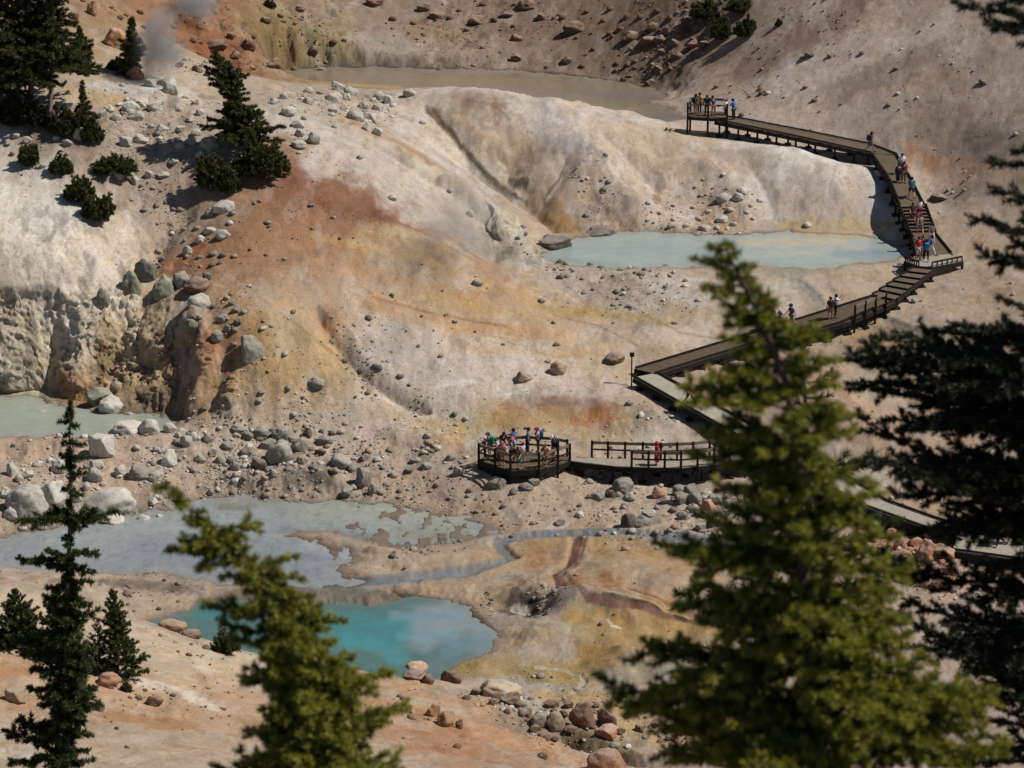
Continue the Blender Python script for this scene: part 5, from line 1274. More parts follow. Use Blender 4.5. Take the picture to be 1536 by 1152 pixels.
# boulders that nothing tells apart, placed one by one; each line a place, its label and group
GROUPS = [
 ('small rounded stone scattered below the clifftop boulders', 'stones below the clifftop boulders', 'g', 0, "355 465 16 10 333 477 18 14 357 484 16 12 342 493 14 10 348 455 14 9 310 415 14 10 366 470 12 8 320 460 12 9 300 478 12 8 432 583 13 8 440 470 12 7"),
 ('white boulder in the loose scatter between the milky and grey pools', 'white boulders between the two pools', 'w', 0, "180 707 18 16 231 715 22 14 255 648 20 14 66 666 17 12 18 707 17 18 43 714 15 12 29 718 12 12 90 702 24 18 168 770 34 14 144 700 26 14 270 652 16 12 280 665 18 14 290 660 14 12 214 768 20 12 196 778 18 10 15 770 22 16 60 778 22 14 120 775 16 10 240 765 18 10 100 682 12 8 130 730 12 12 155 727 10 8 8 742 20 14 116 745 16 14 230 745 14 10"),
 ('grey boulder piled in the heap on the bank above the grey pool', 'boulders of the grey heap', 'g', 0, "402 665 22 16 450 672 23 18 370 677 22 14 388 697 30 20 352 701 14 14 453 691 17 13 463 652 15 14 487 662 24 12 370 655 18 12 340 668 18 12 347 690 16 12 438 660 14 10 410 706 14 10 330 690 16 12 480 680 16 10 470 700 16 10 500 706 14 9 357 645 20 10 312 660 16 12 320 680 14 10 300 690 16 11 290 705 14 10"),
 ('grey stone lying on the bank beside the crowded platform', 'stones beside the crowded platform', 'g', 0, "547 687 14 10 530 703 16 10 590 712 14 10 615 704 16 9 640 700 16 10 624 690 16 8 676 690 14 9 690 708 18 12 655 728 12 8 600 735 12 8 572 742 12 10 675 745 10 6 705 735 12 8 560 735 16 14 580 728 12 10 520 735 20 14"),
 ('grey boulder in the scatter below the railed boardwalk', 'boulders below the railed boardwalk', 'g', 0, "800 726 17 10 790 733 20 9 771 737 14 8 896 745 19 11 916 741 19 11 946 746 17 11 938 758 13 8 1017 739 19 13 1036 739 21 14 1022 752 25 14 1000 752 15 12 1045 751 22 16 1041 764 17 10 971 772 16 10 889 708 28 14 1026 775 20 11 840 784 18 9 900 715 16 8 1056 742 18 12 1072 752 20 16 1082 770 20 14 1010 766 14 8 985 762 12 7 1070 785 18 12 1050 790 16 10 870 760 10 6 755 760 12 6 700 790 10 5 1090 745 18 12 1004 800 12 8 984 800 12 9 770 742 12 7"),
 ('brown boulder among the rocks at the foot of the orange slope', 'rocks at the foot of the orange slope', 'b', 1, "857 1098 21 11 765 1051 27 18 690 1090 13 14 945 1058 18 16 985 1086 20 12 827 1056 21 14 814 1136 14 10 595 1061 15 11 552 981 30 13 575 988 22 14 622 1016 33 14 642 1023 17 14 230 1053 24 15 288 954 27 12 5 951 17 10 790 1068 16 12 800 1092 18 10 780 1058 16 10 845 1070 14 12 852 1060 14 10 895 1062 12 8 930 1100 16 10 940 1075 12 8 960 1095 14 10 1005 1070 18 12 1030 1082 20 14 1020 1100 16 12 740 1055 14 9 712 1040 18 10 700 1048 14 8 1040 1120 22 18 1065 1130 24 20 1090 1112 24 18 1100 1090 16 12 1050 1100 14 10 990 1110 14 8 760 1070 14 8 820 1110 14 8"),
 ('pink angular rock in the rubble below the dark boardwalk', 'pink rubble below the dark boardwalk', 'r', 1, "1415 838 30 22 1400 858 24 18 1375 852 22 16 1355 838 24 16 1350 815 22 14 1372 812 24 14 1395 810 20 12 1425 858 20 14 1388 876 20 14 1410 880 22 16 1338 800 20 14 1440 870 16 10 1340 850 16 12 1362 870 18 12 1300 790 18 12 1320 782 18 12"),
 ('white boulder on the orange patch at the far end of the upper pool', 'white boulders by the upper pool', 'w', 0, "1115 286 19 9 1057 342 20 9 1083 330 15 10 1076 342 13 9 1029 339 13 9 1139 302 11 8 1049 327 13 9 1211 338 15 8 1062 318 12 8 1095 318 12 8 1040 310 10 7 1100 338 12 8 1120 320 10 7 1010 330 12 8 990 322 10 7 1130 330 9 6 1070 305 10 7"),
 ('white stone in the boulder band along the ridge crest', 'white boulder band on the ridge', 'w', 1, "567 163 15 13 555 178 23 14 634 184 11 9 615 140 19 11 525 137 21 13 569 143 17 11 580 150 15 13 532 174 25 16 550 192 14 12 565 199 17 11 507 131 18 12 462 137 15 10 462 152 15 11 432 168 22 13 448 218 23 11 448 200 15 12 447 187 20 11 541 237 13 8 675 287 10 9 480 140 14 9 520 150 14 10 545 160 16 10 500 165 14 9 590 158 12 9 410 152 14 9 425 145 14 9 440 160 12 8 516 163 16 10 560 152 12 9"),
 ('pale rock strewn down the stony hollow between the firs', 'rocks in the stony hollow', 'w', 1, "97 158 25 12 193 162 27 16 210 153 21 11 203 174 25 12 230 163 22 14 178 262 21 11 203 269 15 10 190 213 19 14 210 208 22 11 243 193 17 9 333 353 21 13 312 347 21 11 300 360 15 11 281 377 14 13 227 127 18 12 315 218 29 18 270 225 16 10 285 215 18 10 262 245 16 9 270 195 14 9 240 210 12 8 300 235 14 10 165 165 16 10 175 178 14 9 150 205 14 9 100 215 16 9 85 210 14 8 25 205 14 8 40 212 14 9 65 250 14 8 222 262 14 10 150 172 18 10 245 262 16 9 300 170 14 9 285 180 14 9 345 335 12 9 258 352 10 8 295 200 14 9"),
 ('brown rock on the far rust-coloured hillside beyond the steam', 'rocks on the far rust hillside', 'b', 1, "323 69 33 13 373 72 20 16 410 95 25 15 353 82 16 12 345 58 14 9 300 45 12 8 398 30 14 9 420 25 12 8 450 15 14 9 470 55 14 10 480 70 16 10 500 60 14 9 460 75 16 11 440 60 12 8 380 52 12 9 290 62 14 8 270 98 14 9 295 105 16 10 310 115 14 9 260 40 14 9 210 20 14 9 215 42 12 8 485 90 14 9 455 90 16 9 430 78 14 9 180 28 12 8 110 25 14 10 500 85 14 9"),
 ('dark brown rock on the talus slope above the muddy pool', 'talus rocks above the muddy pool', 'b', 1, "714 32 25 12 657 25 23 12 637 12 21 12 560 5 27 11 774 86 15 12 850 91 15 10 945 56 25 13 969 62 29 14 775 57 17 10 810 27 15 10 759 24 19 9 675 30 14 8 740 33 14 9 620 36 12 7 590 30 14 8 873 99 12 7 942 97 12 8 925 95 10 7 985 104 16 10 975 116 16 9 1005 104 12 9 995 80 16 10 1010 70 18 12 990 60 18 11 1000 45 16 10 980 40 16 10 1020 50 16 10 1015 85 16 10 930 45 14 8 915 52 14 9 960 30 14 9 940 25 14 8 985 22 14 9 1005 28 14 9 1030 30 16 10 1040 65 18 11 1055 68 16 10 1030 75 14 9 905 32 12 8 880 20 12 8 915 15 14 9 890 75 10 7 770 40 10 6 700 45 12 7 725 8 14 8 690 15 12 7 845 28 14 8"),
 ('small stone on the grey ground just below the upper pool', 'stones below the upper pool', 'g', 0, "962 418 13 7 923 401 12 6 886 403 14 6 931 413 12 6 967 412 11 6 813 452 14 9 716 425 16 10 588 442 9 7 1000 404 12 6 998 432 10 6 905 420 10 6 890 435 9 6 876 440 10 5 936 435 11 6 848 400 12 7 860 412 8 5 830 486 10 7 1005 418 9 6 850 418 9 5"),
 ('stone lying on the red-brown hillside below the shrub', 'stones on the red-brown hillside', 'g', 0, "402 335 12 8 404 341 8 5 427 388 10 7 376 375 8 6 335 383 12 8 320 382 14 9 400 383 8 6 352 385 10 6 467 310 11 9 500 328 10 7 468 345 8 5 276 345 9 6 280 385 10 8 300 388 12 9 318 400 12 8 330 395 10 7 389 302 9 6"),
]
ALLR = []
for lb, grp, tn, an, txt in GROUPS:
    alt = {'g': 'ggggd', 'w': 'w', 'b': 'b', 'r': 'r'}[tn]
    for px, py, w, h in np.array(txt.split(), float).reshape(-1, 4):
        ALLR.append((w * h, px, py, w, h, random.choice(alt), 1 if random.random() < .62 else 0, lb, grp))
ALLR.sort(key=lambda r: -r[0])
for r in ALLR[:300 - len(hero)]: rock_at(*r[1:])
SMALL = [(r[1], r[2], r[3], r[5]) for r in ALLR[300 - len(hero):]]

# stones too many to count: one strewn layer
def build_stones():
    bases = []
    for sd in range(7):
        for sub in (1, 2):
            me = rock_mesh(200 + sd, sd % 2, sub); n = len(me.vertices); V = np.zeros(n * 3); me.vertices.foreach_get('co', V)
            F = np.array([list(p.vertices) for p in me.polygons]); bases.append((V.reshape(-1, 3), F)); bpy.data.meshes.remove(me)
    Vs, Fs, Cs = [], [], []; nv = 0
    TN = {'w': (196, 190, 182), 'g': (150, 144, 136), 'd': (126, 118, 108), 't': (168, 148, 124), 'b': (122, 96, 80), 'r': (168, 122, 98), 'o': (170, 140, 112), 'n': (140, 138, 120)}
    def put(x, y, z, w, h, tn):
        nonlocal nv
        V, F = bases[int(RNG.integers(7)) * 2 + (1 if w > .16 else 0)]
        a = RNG.uniform(0, 6.28); c, s_ = math.cos(a), math.sin(a)
        sc = np.array([w, w * RNG.uniform(.7, 1), h]); q = V * sc; q = np.stack([q[:, 0] * c - q[:, 1] * s_, q[:, 0] * s_ + q[:, 1] * c, q[:, 2]], 1)
        Vs.append(q + np.array([x, y, z + h * .22])); Fs.append(F + nv); nv += len(V)
        Cs.append(np.tile(s2l(tone(TN[tn])) * KALB * RNG.uniform(.75, 1.2), (len(V), 1)))
    for px, py, w, tn in SMALL:
        g = march(HL, px, py); k = np.linalg.norm(g - EYE) / FPX; put(g[0], g[1], Hs(g[0], g[1]), w * k, w * k * .6, tn)
    # (centre px, radius px, how many, tones)
    BED = [(110,700,120,800,'wwwg'),(300,690,110,900,'wgw'),(420,680,100,900,'gwt'),(360,720,70,420,'ggw'),(520,705,80,460,'gwt'),(640,705,90,340,'gtw'),(780,740,90,220,'gtt'),(940,760,110,420,'gtw'),(1050,770,60,320,'wtg'),(60,770,80,300,'wwg'),(220,765,70,300,'wwg'),(340,740,50,160,'wg'),(250,1000,160,60,'ob'),(560,1120,120,60,'ob'),(330,550,60,40,'tg'),(790,560,160,18,'tt'),(1130,600,80,50,'tb'),
           (290,450,60,120,'gwt'),(350,490,60,120,'gwt'),(240,600,60,140,'btd'),(200,470,60,60,'gt'),(330,320,60,70,'wgt'),(400,350,80,60,'gbb'),(500,330,80,30,'bb'),(640,440,80,40,'bg'),(580,470,50,20,'bg'),
           (200,190,80,260,'wwgt'),(250,240,70,240,'wgt'),(150,150,70,120,'wwg'),(300,170,60,140,'wgt'),(60,230,50,90,'wt'),(270,330,30,60,'gtd'),(235,390,16,50,'gtd'),(480,155,70,220,'wwg'),(560,175,60,180,'wwg'),(440,200,50,60,'wg'),
           (330,70,80,300,'bbo'),(420,60,80,300,'bbt'),(480,60,60,280,'nngd'),(470,30,60,180,'bd'),(180,40,90,140,'bo'),(300,105,60,160,'dgt'),
           (700,25,120,420,'bbd'),(850,40,100,300,'bbd'),(980,60,70,500,'bbdt'),(1050,40,60,280,'bdt'),(940,100,60,120,'bd'),(1160,80,70,120,'rbb'),(1230,40,60,120,'rbb'),(1100,140,60,60,'bd'),(1250,130,120,90,'dwb'),(1420,150,100,90,'dwb'),(620,85,80,80,'dt'),
           (920,425,90,260,'wgd'),(1000,440,60,120,'wg'),(850,400,40,90,'gd'),(1070,320,60,220,'wwt'),(990,325,40,140,'gw'),(900,300,40,90,'gw'),(860,280,30,40,'g'),(790,355,30,60,'gd'),(830,365,25,90,'dd'),(900,348,16,50,'d'),
           (530,520,40,90,'gd'),(560,570,30,80,'gd'),(620,610,30,60,'gd'),(640,680,70,100,'gw'),(960,660,70,120,'gwt'),(780,640,80,50,'gt'),(700,500,120,24,'tt'),
           (830,1075,90,320,'bgw'),(960,1070,80,240,'bwg'),(1030,1100,60,240,'rwo'),(640,1010,60,90,'oob'),(600,1060,80,50,'ob'),(400,1070,140,60,'or'),(150,1070,120,50,'ob'),(740,1050,60,140,'gtw'),(300,1000,120,40,'bo'),(230,1050,40,40,'bd'),
           (1390,840,60,420,'rrow'),(1330,800,50,200,'rw'),(1450,890,70,160,'wg'),(1400,740,70,90,'wt'),(1470,700,50,90,'wg'),(1300,560,120,60,'gt'),(1450,450,100,60,'gt'),(1420,280,50,40,'wt'),(1410,530,60,60,'gd'),
           (820,905,30,50,'gd'),(730,905,20,30,'gd'),(620,815,60,120,'ddg'),(680,790,50,90,'ddg'),(230,872,70,120,'ddt'),(70,850,60,60,'dt'),(870,900,120,30,'g'),(800,1030,60,60,'wg')]
    for px, py, r, n, tn in BED:
        c = march(HL, px, py); rr = r * np.linalg.norm(c - EYE) / FPX
        ang = RNG.uniform(0, 2 * PI, n); rad = rr * np.sqrt(RNG.uniform(0, 1, n)) * RNG.uniform(.5, 1.2, n)
        x = c[0] + rad * np.cos(ang); y = c[1] + rad * np.sin(ang) * 1.9
        ok = fbm(x * .45, y * .3, 3, 5) > RNG.uniform(-.7, .5, n)
        x, y = x[ok], y[ok]; z = H(x, y)
        for q in POOLS.values():
            b = q['bb']; m = (x > b[0]) & (x < b[1]) & (y > b[2]) & (y < b[3])
            if m.any():
                bad = np.zeros(len(x), bool); bad[m] = (pool_sdf(q, x[m], y[m]) < -.1) & (RNG.uniform(0, 1, m.sum()) < .97); x, y, z = x[~bad], y[~bad], z[~bad]
        w = .055 * RNG.pareto(2.1, len(x)).clip(0, 5) + .06
        for i in range(len(x)): put(x[i], y[i], z[i], w[i] * 1.8, w[i] * 1.15 * RNG.uniform(.7, 1.2), tn[int(RNG.integers(len(tn)))])
    F = np.concatenate(Fs); me = np_mesh('scattered_stones', np.concatenate(Vs), F, True); set_col(me, 'tint', np.concatenate(Cs))
    m = N('loose_stone'); pos = m.n('ShaderNodeNewGeometry').outputs['Position']; col = m.n('ShaderNodeAttribute', _attribute_name='tint').outputs['Color']
    n1 = m.noise(pos, 9, 5, .65); c = m.mix(1.0, col, m.ramp(n1, [(.35, (.6, .6, .6)), (.55, (1, 1, 1)), (.75, (1.2, 1.2, 1.2))]), 'MULTIPLY'); m.bsdf(c, .92, m.bump(n1, .05, .7), .2)
    tag(link('scattered_stones', me, m.m), 'loose stones and gravel strewn over the pale hydrothermal ground', None, None, 'stuff')
build_stones()
# ------------------------------------------------------------------ conifers and shrubs
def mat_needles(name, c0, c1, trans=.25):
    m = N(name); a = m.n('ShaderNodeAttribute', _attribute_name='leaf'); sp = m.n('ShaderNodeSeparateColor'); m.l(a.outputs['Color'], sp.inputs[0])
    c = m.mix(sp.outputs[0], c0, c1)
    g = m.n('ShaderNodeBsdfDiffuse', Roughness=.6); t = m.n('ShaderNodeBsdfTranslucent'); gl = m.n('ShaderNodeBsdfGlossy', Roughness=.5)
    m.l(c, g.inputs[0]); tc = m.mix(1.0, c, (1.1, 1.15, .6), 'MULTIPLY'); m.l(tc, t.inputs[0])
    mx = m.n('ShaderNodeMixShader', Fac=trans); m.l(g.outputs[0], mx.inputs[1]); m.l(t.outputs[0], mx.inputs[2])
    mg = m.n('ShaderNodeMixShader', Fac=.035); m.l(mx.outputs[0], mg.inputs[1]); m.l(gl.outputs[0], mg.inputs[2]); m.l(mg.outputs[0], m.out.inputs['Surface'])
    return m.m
M_BARK = mat_simple('bark', (96, 82, 72), .9, .4, 5, .02, .15, .1); M_BARKG = mat_simple('grey_bark', (140, 128, 118), .9, .35, 6, .02, .15, .1)
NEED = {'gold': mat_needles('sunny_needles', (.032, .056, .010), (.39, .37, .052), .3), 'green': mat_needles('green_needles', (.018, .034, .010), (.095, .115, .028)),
        'dark': mat_needles('shaded_needles', (.008, .013, .007), (.036, .046, .019), .12), 'far': mat_needles('far_needles', (.018, .026, .009), (.125, .125, .040), .18), 'pine': mat_needles('pine_needles', (.022, .038, .010), (.095, .110, .030), .2)}  # dark set: albedo lowered to carry the shade on backlit boughs

def needles(shoots, length, width, density, fwd=.6, seed=0):
    """shoots: rows of p0(3) p1(3) scale(1) tip(1) -> needle triangles"""
    rg = np.random.default_rng(seed); S = np.array([np.concatenate([a, b, [sc, tp]]) for a, b, sc, tp in shoots], float)
    d = S[:, 3:6] - S[:, :3]; L = np.linalg.norm(d, axis=1); n = np.maximum(3, (L * density).astype(int)); idx = np.repeat(np.arange(len(S)), n)
    u = rg.uniform(0, 1.0, len(idx)); ax = d[idx] / np.maximum(L[idx], 1e-6)[:, None]; p = S[idx, :3] + d[idx] * u[:, None]
    r = rg.standard_normal((len(idx), 3)); r -= ax * (r * ax).sum(1)[:, None]; r /= np.linalg.norm(r, axis=1)[:, None] + 1e-9
    r[:, 2] = r[:, 2] + .18; f = fwd * rg.uniform(.5, 1.3, len(idx)) + .5 * (u > .85)
    dr = ax * f[:, None] + r; dr /= np.linalg.norm(dr, axis=1)[:, None]
    ln = length * S[idx, 6] * rg.uniform(.7, 1.15, len(idx)) * (1 - .25 * u); sd = np.cross(dr, rg.standard_normal((len(idx), 3))); sd /= np.linalg.norm(sd, axis=1)[:, None] + 1e-9
    w = width * S[idx, 6] * .5
    V = np.stack([p - sd * w[:, None], p + sd * w[:, None], p + dr * (ln * .6)[:, None] + sd * (w * .9)[:, None], p + dr * ln[:, None]], 1).reshape(-1, 3)
    k = np.arange(len(idx)) * 4; F = np.concatenate([np.stack([k, k + 1, k + 2], 1), np.stack([k, k + 2, k + 3], 1)])
    leaf = np.clip(.04 + .50 * S[idx, 7] ** 1.5 + .30 * u + rg.uniform(-.25, .25, len(idx)) + .2 * np.sin(idx * 1.7), 0, 1)  # random tone, with inner shade and bright tip highlights put into the colour
    return V, F, np.repeat(leaf, 4)

def tube_mesh(paths, sides=6):
    V, F = [], []
    for P, R in paths:
        P = [Vector(p) for p in P]; base = len(V)
        for i, p in enumerate(P):
            d = (P[min(i + 1, len(P) - 1)] - P[max(i - 1, 0)]).normalized(); a = d.cross(Vector((.3, .2, 1))).normalized() if abs(d.z) < .95 else d.cross(Vector((1, 0, 0))).normalized(); b = d.cross(a)
            for k in range(sides): t = 2 * PI * k / sides; V.append(p + (a * math.cos(t) + b * math.sin(t)) * R[i])
        for i in range(len(P) - 1):
            for k in range(sides): F.append((base + i * sides + k, base + i * sides + (k + 1) % sides, base + (i + 1) * sides + (k + 1) % sides, base + (i + 1) * sides + k))
    return np.array([tuple(v) for v in V]), np.array(F)

def poly_at(P, t):
    s = np.concatenate([[0], np.cumsum([np.linalg.norm(np.subtract(b, a)) for a, b in zip(P[:-1], P[1:])])]); d = t * s[-1]
    return np.array([np.interp(d, s, [p[i] for p in P]) for i in range(3)])

def grow(rnd, a, b, wood, shoots, r0, sub, bush, up, tip_up=.12, depth=2, spread=.9, sc=1.0, start=.2, flat=.35):
    """one limb from a to b with side sprays; sub = spacing of side shoots, bush = their length relative to the limb"""
    a, b = np.array(a, float), np.array(b, float); L = np.linalg.norm(b - a); dirv = (b - a) / L
    sag = np.array([0, 0, 1.0]) * L * rnd.uniform(-.05, .10) ; n = 6; P = []
    for i in range(n + 1):
        t = i / n; P.append(a + (b - a) * t - sag * math.sin(PI * t) + np.array([rnd.gauss(0, .012), rnd.gauss(0, .012), rnd.gauss(0, .012)]) * L * t + np.array([0, 0, up * L * t * t * .0]))
    wood.append((P, [max(r0 * (1 - .85 * i / n), .0025) for i in range(n + 1)]))
    for i in range(n):
        if i / n >= start: shoots.append((P[i], P[i + 1], sc * (1 - .25 * i / n), i / n))
    if depth <= 0: return
    d = start * L; side = rnd.choice((-1, 1)); h = np.cross(dirv, (0, 0, 1.0)); h /= np.linalg.norm(h) + 1e-6; v = np.cross(h, dirv)
    while d < L * .97:
        p = poly_at(P, d / L); side = -side; t = d / L
        l = bush * (L * (1 - t) * .75 + .22 * L) * rnd.uniform(.6, 1.2)
        ang = spread * rnd.uniform(.75, 1.15); q = dirv * math.cos(ang) + (h * side * math.cos(rnd.gauss(0, flat)) + v * rnd.gauss(tip_up, flat)) * math.sin(ang); q /= np.linalg.norm(q)
        if depth > 1 and l > sub * 2.2: grow(rnd, p, p + q * l, wood, shoots, max(r0 * .35, .003), sub, bush * .9, up, tip_up, depth - 1, spread, sc, .15, flat)
        else: shoots.append((p, p + q * l, sc, min(1, t + .3)))
        d += sub * rnd.uniform(.7, 1.3)

def conifer(name, label, trunk, r0, limbs, needle, nmat, bark, group=None, cat='tree', seed=1, sub=.1, bush=.5, depth=2, sc=1.0, start=.2, flat=.35, spread=.9, top=True):
    """trunk: polyline bottom to top; limbs: list of (start point, tip point)"""
    rnd = random.Random(seed); wood, shoots = [], []
    base = np.array(trunk[0]); T = [np.array(p) - base for p in trunk]
    tw = [(T, [max(r0 * (1 - i / (len(T) - 1)) ** .8, r0 * .06) for i in range(len(T))])]
    H_ = np.linalg.norm(T[-1])
    for a, b in limbs: grow(rnd, np.array(a) - base, np.array(b) - base, wood, shoots, max(r0 * .16, .006), sub, bush, 0, depth=depth, sc=sc, start=start, flat=flat, spread=spread)
    if top: shoots.append((T[-2] * .3 + T[-1] * .7, T[-1] + (T[-1] - T[-2]) * .02, sc, 1))
    root = empty(name, base, label, cat, group)
    V, F = tube_mesh(tw, 9)
    if wood: V2, F2 = tube_mesh(wood, 4); F = np.concatenate([F, F2 + len(V)]); V = np.concatenate([V, V2])
    link('trunk', np_mesh('trunk', V, F), bark, root)
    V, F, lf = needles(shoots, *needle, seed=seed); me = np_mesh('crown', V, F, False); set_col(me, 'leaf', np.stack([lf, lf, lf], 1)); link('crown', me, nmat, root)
    return root

def limb_list(rnd, T, n, Lmax, prof, t0=.1, droop=(-.15, .5), step=2.4, jit=.2):
    out = []
    for i in range(n):
        t = t0 + (1 - t0) * (i + .5) / n; a = step * i + rnd.uniform(-.5, .5); p = poly_at(T, t); L = Lmax * prof((t - t0) / (1 - t0)) * rnd.uniform(1 - jit * 1.6, 1 + jit)
        el = lerp(droop[0], droop[1], (t - t0) / (1 - t0)) + rnd.gauss(0, .08)
        out.append((p, p + np.array([math.cos(a) * math.cos(el), math.sin(a) * math.cos(el), math.sin(el)]) * max(L, .05)))
    return out

def near_tree(name, label, Y, trunk_px, tips, foot, r0, needle, nmat, bark, seed, extra=40, Lmax=1.0, sub=.08, bush=.5, sc=1.0, rise=.10, start=.2, dj=.55, depth=2, flat=.35, cat='tree', prof=None, group=None, top=True):
    """a tree standing Y metres out; its trunk and the limbs seen in the photo are surveyed at that distance"""
    rnd = random.Random(seed); up = [at_y(px, py, Y) for px, py in trunk_px][::-1]
    fx = up[0][0] + foot; g = Hs(fx, Y); T = [np.array([fx, Y, g - .1]), (np.array([fx, Y, g]) * .5 + up[0] * .5)] + up
    limbs = []
    tx = [p[0] for p in up]; tz = [p[2] for p in up]
    for px, py in tips:
        q = at_y(px, py, Y); k = np.argmin([abs(p[2] - q[2]) + .0 for p in up]); dx = abs(q[0] - np.interp(q[2], tz, tx))
        za = q[2] - dx * rnd.uniform(rise - .12, rise + .12); za = min(za, tz[-1] - .03); a = np.array([np.interp(za, tz, tx), Y, za]); dy = rnd.uniform(-dj, dj) * max(dx, .12)
        q = q + np.array([0, dy, 0]) + ray(px, py) * 0; limbs.append((a, q))
    # limbs toward and away from the overlook, which the photo shows only end-on
    lo = 0.0
    for i in range(extra):
        t = rnd.uniform(0, .97); z = lerp(tz[-1], tz[0], t ** .8); L = Lmax * (prof(t) if prof else (.15 + .85 * t)) * rnd.uniform(.5, 1.0); a_ = rnd.choice((-1, 1)) * (PI / 2 + rnd.gauss(0, .8)); a = np.array([np.interp(z, tz, tx), Y, z])
        limbs.append((a, a + np.array([math.cos(a_) * L, math.sin(a_) * L, L * rnd.uniform(-.1, .3)])))
    # the part below the picture
    n = 14
    for i in range(n):
        t = .25 + .75 * i / n; p = lerp(np.array([fx, Y, g]), up[0], t); a_ = 2.4 * i; limbs.append((p, p + np.array([math.cos(a_), math.sin(a_), .05]) * Lmax * 1.0))
    return conifer(name, label, T, r0, limbs, needle, nmat, bark, None, cat, seed, sub, bush, depth, sc, start, flat, top=top)

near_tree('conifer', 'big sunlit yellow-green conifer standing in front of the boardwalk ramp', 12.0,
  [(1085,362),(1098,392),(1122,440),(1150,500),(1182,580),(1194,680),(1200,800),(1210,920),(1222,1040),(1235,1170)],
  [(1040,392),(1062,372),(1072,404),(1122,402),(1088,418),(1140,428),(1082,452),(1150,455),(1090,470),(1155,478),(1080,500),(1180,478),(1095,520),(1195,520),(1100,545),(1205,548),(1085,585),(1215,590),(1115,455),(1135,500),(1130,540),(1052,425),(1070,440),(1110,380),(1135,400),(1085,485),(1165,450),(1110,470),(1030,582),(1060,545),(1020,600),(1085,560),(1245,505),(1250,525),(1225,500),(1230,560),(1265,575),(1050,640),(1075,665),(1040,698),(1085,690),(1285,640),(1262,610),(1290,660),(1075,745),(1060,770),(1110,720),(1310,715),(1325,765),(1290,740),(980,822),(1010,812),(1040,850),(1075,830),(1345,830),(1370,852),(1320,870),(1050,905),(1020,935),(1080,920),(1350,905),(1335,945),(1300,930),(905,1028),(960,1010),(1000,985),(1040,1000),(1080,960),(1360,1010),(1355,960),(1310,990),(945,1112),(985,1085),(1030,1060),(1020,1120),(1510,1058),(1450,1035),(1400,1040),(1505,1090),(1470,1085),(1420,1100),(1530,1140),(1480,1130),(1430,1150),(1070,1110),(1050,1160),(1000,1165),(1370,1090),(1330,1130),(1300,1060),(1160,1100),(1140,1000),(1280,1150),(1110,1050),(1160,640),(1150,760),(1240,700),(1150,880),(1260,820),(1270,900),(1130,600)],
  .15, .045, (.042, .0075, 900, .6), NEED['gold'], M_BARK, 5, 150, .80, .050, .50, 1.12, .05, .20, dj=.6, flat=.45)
near_tree('conifer', 'blurred leaning conifer with a curving top in front of the turquoise pool', 14.0,
  [(236,728),(262,742),(300,782),(345,826),(388,868),(420,918),(448,985),(468,1060),(485,1170)],
  [(232,735),(250,725),(280,750),(310,765),(325,790),(246,826),(270,836),(300,845),(330,860),(390,798),(375,815),(440,850),(455,872),(425,890),(472,900),(300,920),(325,935),(345,905),(365,960),(515,948),(500,972),(470,950),(352,1035),(370,1015),(395,990),(585,1035),(560,1022),(525,1010),(540,1060),(605,1088),(580,1092),(540,1095),(390,1060),(365,1100),(400,1120),(310,1150),(345,1150),(600,1170),(555,1150),(530,1130),(420,1040),(440,1120)],
  .1, .035, (.042, .0075, 900, .6), NEED['gold'], M_BARK, 8, 240, .50, .052, .58, 1.15, .02, .18, dj=.6, flat=.5)
near_tree('conifer', 'slim dark green conifer with a spindly top beside the grey pool', 40.0,
  [(106,600),(104,650),(107,700),(106,760),(104,820),(102,880),(100,960),(100,1040),(99,1120),(98,1180)],
  [(96,625),(88,632),(118,640),(92,665),(88,685),(128,665),(132,690),(90,700),(128,712),(92,735),(126,740),(30,768),(58,772),(82,780),(172,775),(150,782),(130,790),(28,832),(50,850),(75,850),(150,828),(145,850),(142,870),(70,880),(60,900),(140,900),(150,915),(130,930),(14,965),(35,975),(55,950),(60,985),(70,930),(128,965),(140,985),(50,1003),(65,1010),(40,1040),(60,1045),(158,1052),(140,1042),(150,1068),(130,1080),(2,1100),(20,1095),(45,1085),(60,1110),(20,1125),(140,1105),(135,1125),(45,1140),(75,1135),(140,1148),(120,1000),(85,1000),(80,960)],
  0, .085, (.10, .022, 420, .55), NEED['green'], M_BARK, 11, 200, .62, .10, .5, 1.0, .05, .05, prof=lambda t: .12 + .5 * t + .55 * math.exp(-((t - .62) / .16) ** 2), flat=.5)
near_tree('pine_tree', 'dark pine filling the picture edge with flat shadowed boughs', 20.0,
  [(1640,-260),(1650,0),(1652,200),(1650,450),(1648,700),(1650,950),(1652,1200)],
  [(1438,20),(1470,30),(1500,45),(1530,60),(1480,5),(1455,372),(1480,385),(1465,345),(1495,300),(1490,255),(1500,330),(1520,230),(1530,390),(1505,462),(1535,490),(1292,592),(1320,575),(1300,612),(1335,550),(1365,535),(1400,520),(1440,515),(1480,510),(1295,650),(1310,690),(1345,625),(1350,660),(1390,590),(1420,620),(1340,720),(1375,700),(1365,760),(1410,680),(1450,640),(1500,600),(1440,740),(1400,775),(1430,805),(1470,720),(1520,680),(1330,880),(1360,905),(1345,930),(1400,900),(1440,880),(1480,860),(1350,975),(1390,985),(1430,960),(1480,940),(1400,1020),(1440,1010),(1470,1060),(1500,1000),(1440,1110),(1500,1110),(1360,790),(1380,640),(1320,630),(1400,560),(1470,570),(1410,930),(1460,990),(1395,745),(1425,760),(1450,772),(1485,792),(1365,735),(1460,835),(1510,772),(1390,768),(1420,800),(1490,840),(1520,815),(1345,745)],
  .3, .16, (.070, .0095, 650, .9), NEED['dark'], M_BARK, 17, 44, 1.5, .085, .40, 1.0, .04, .25, dj=.6, flat=.3)
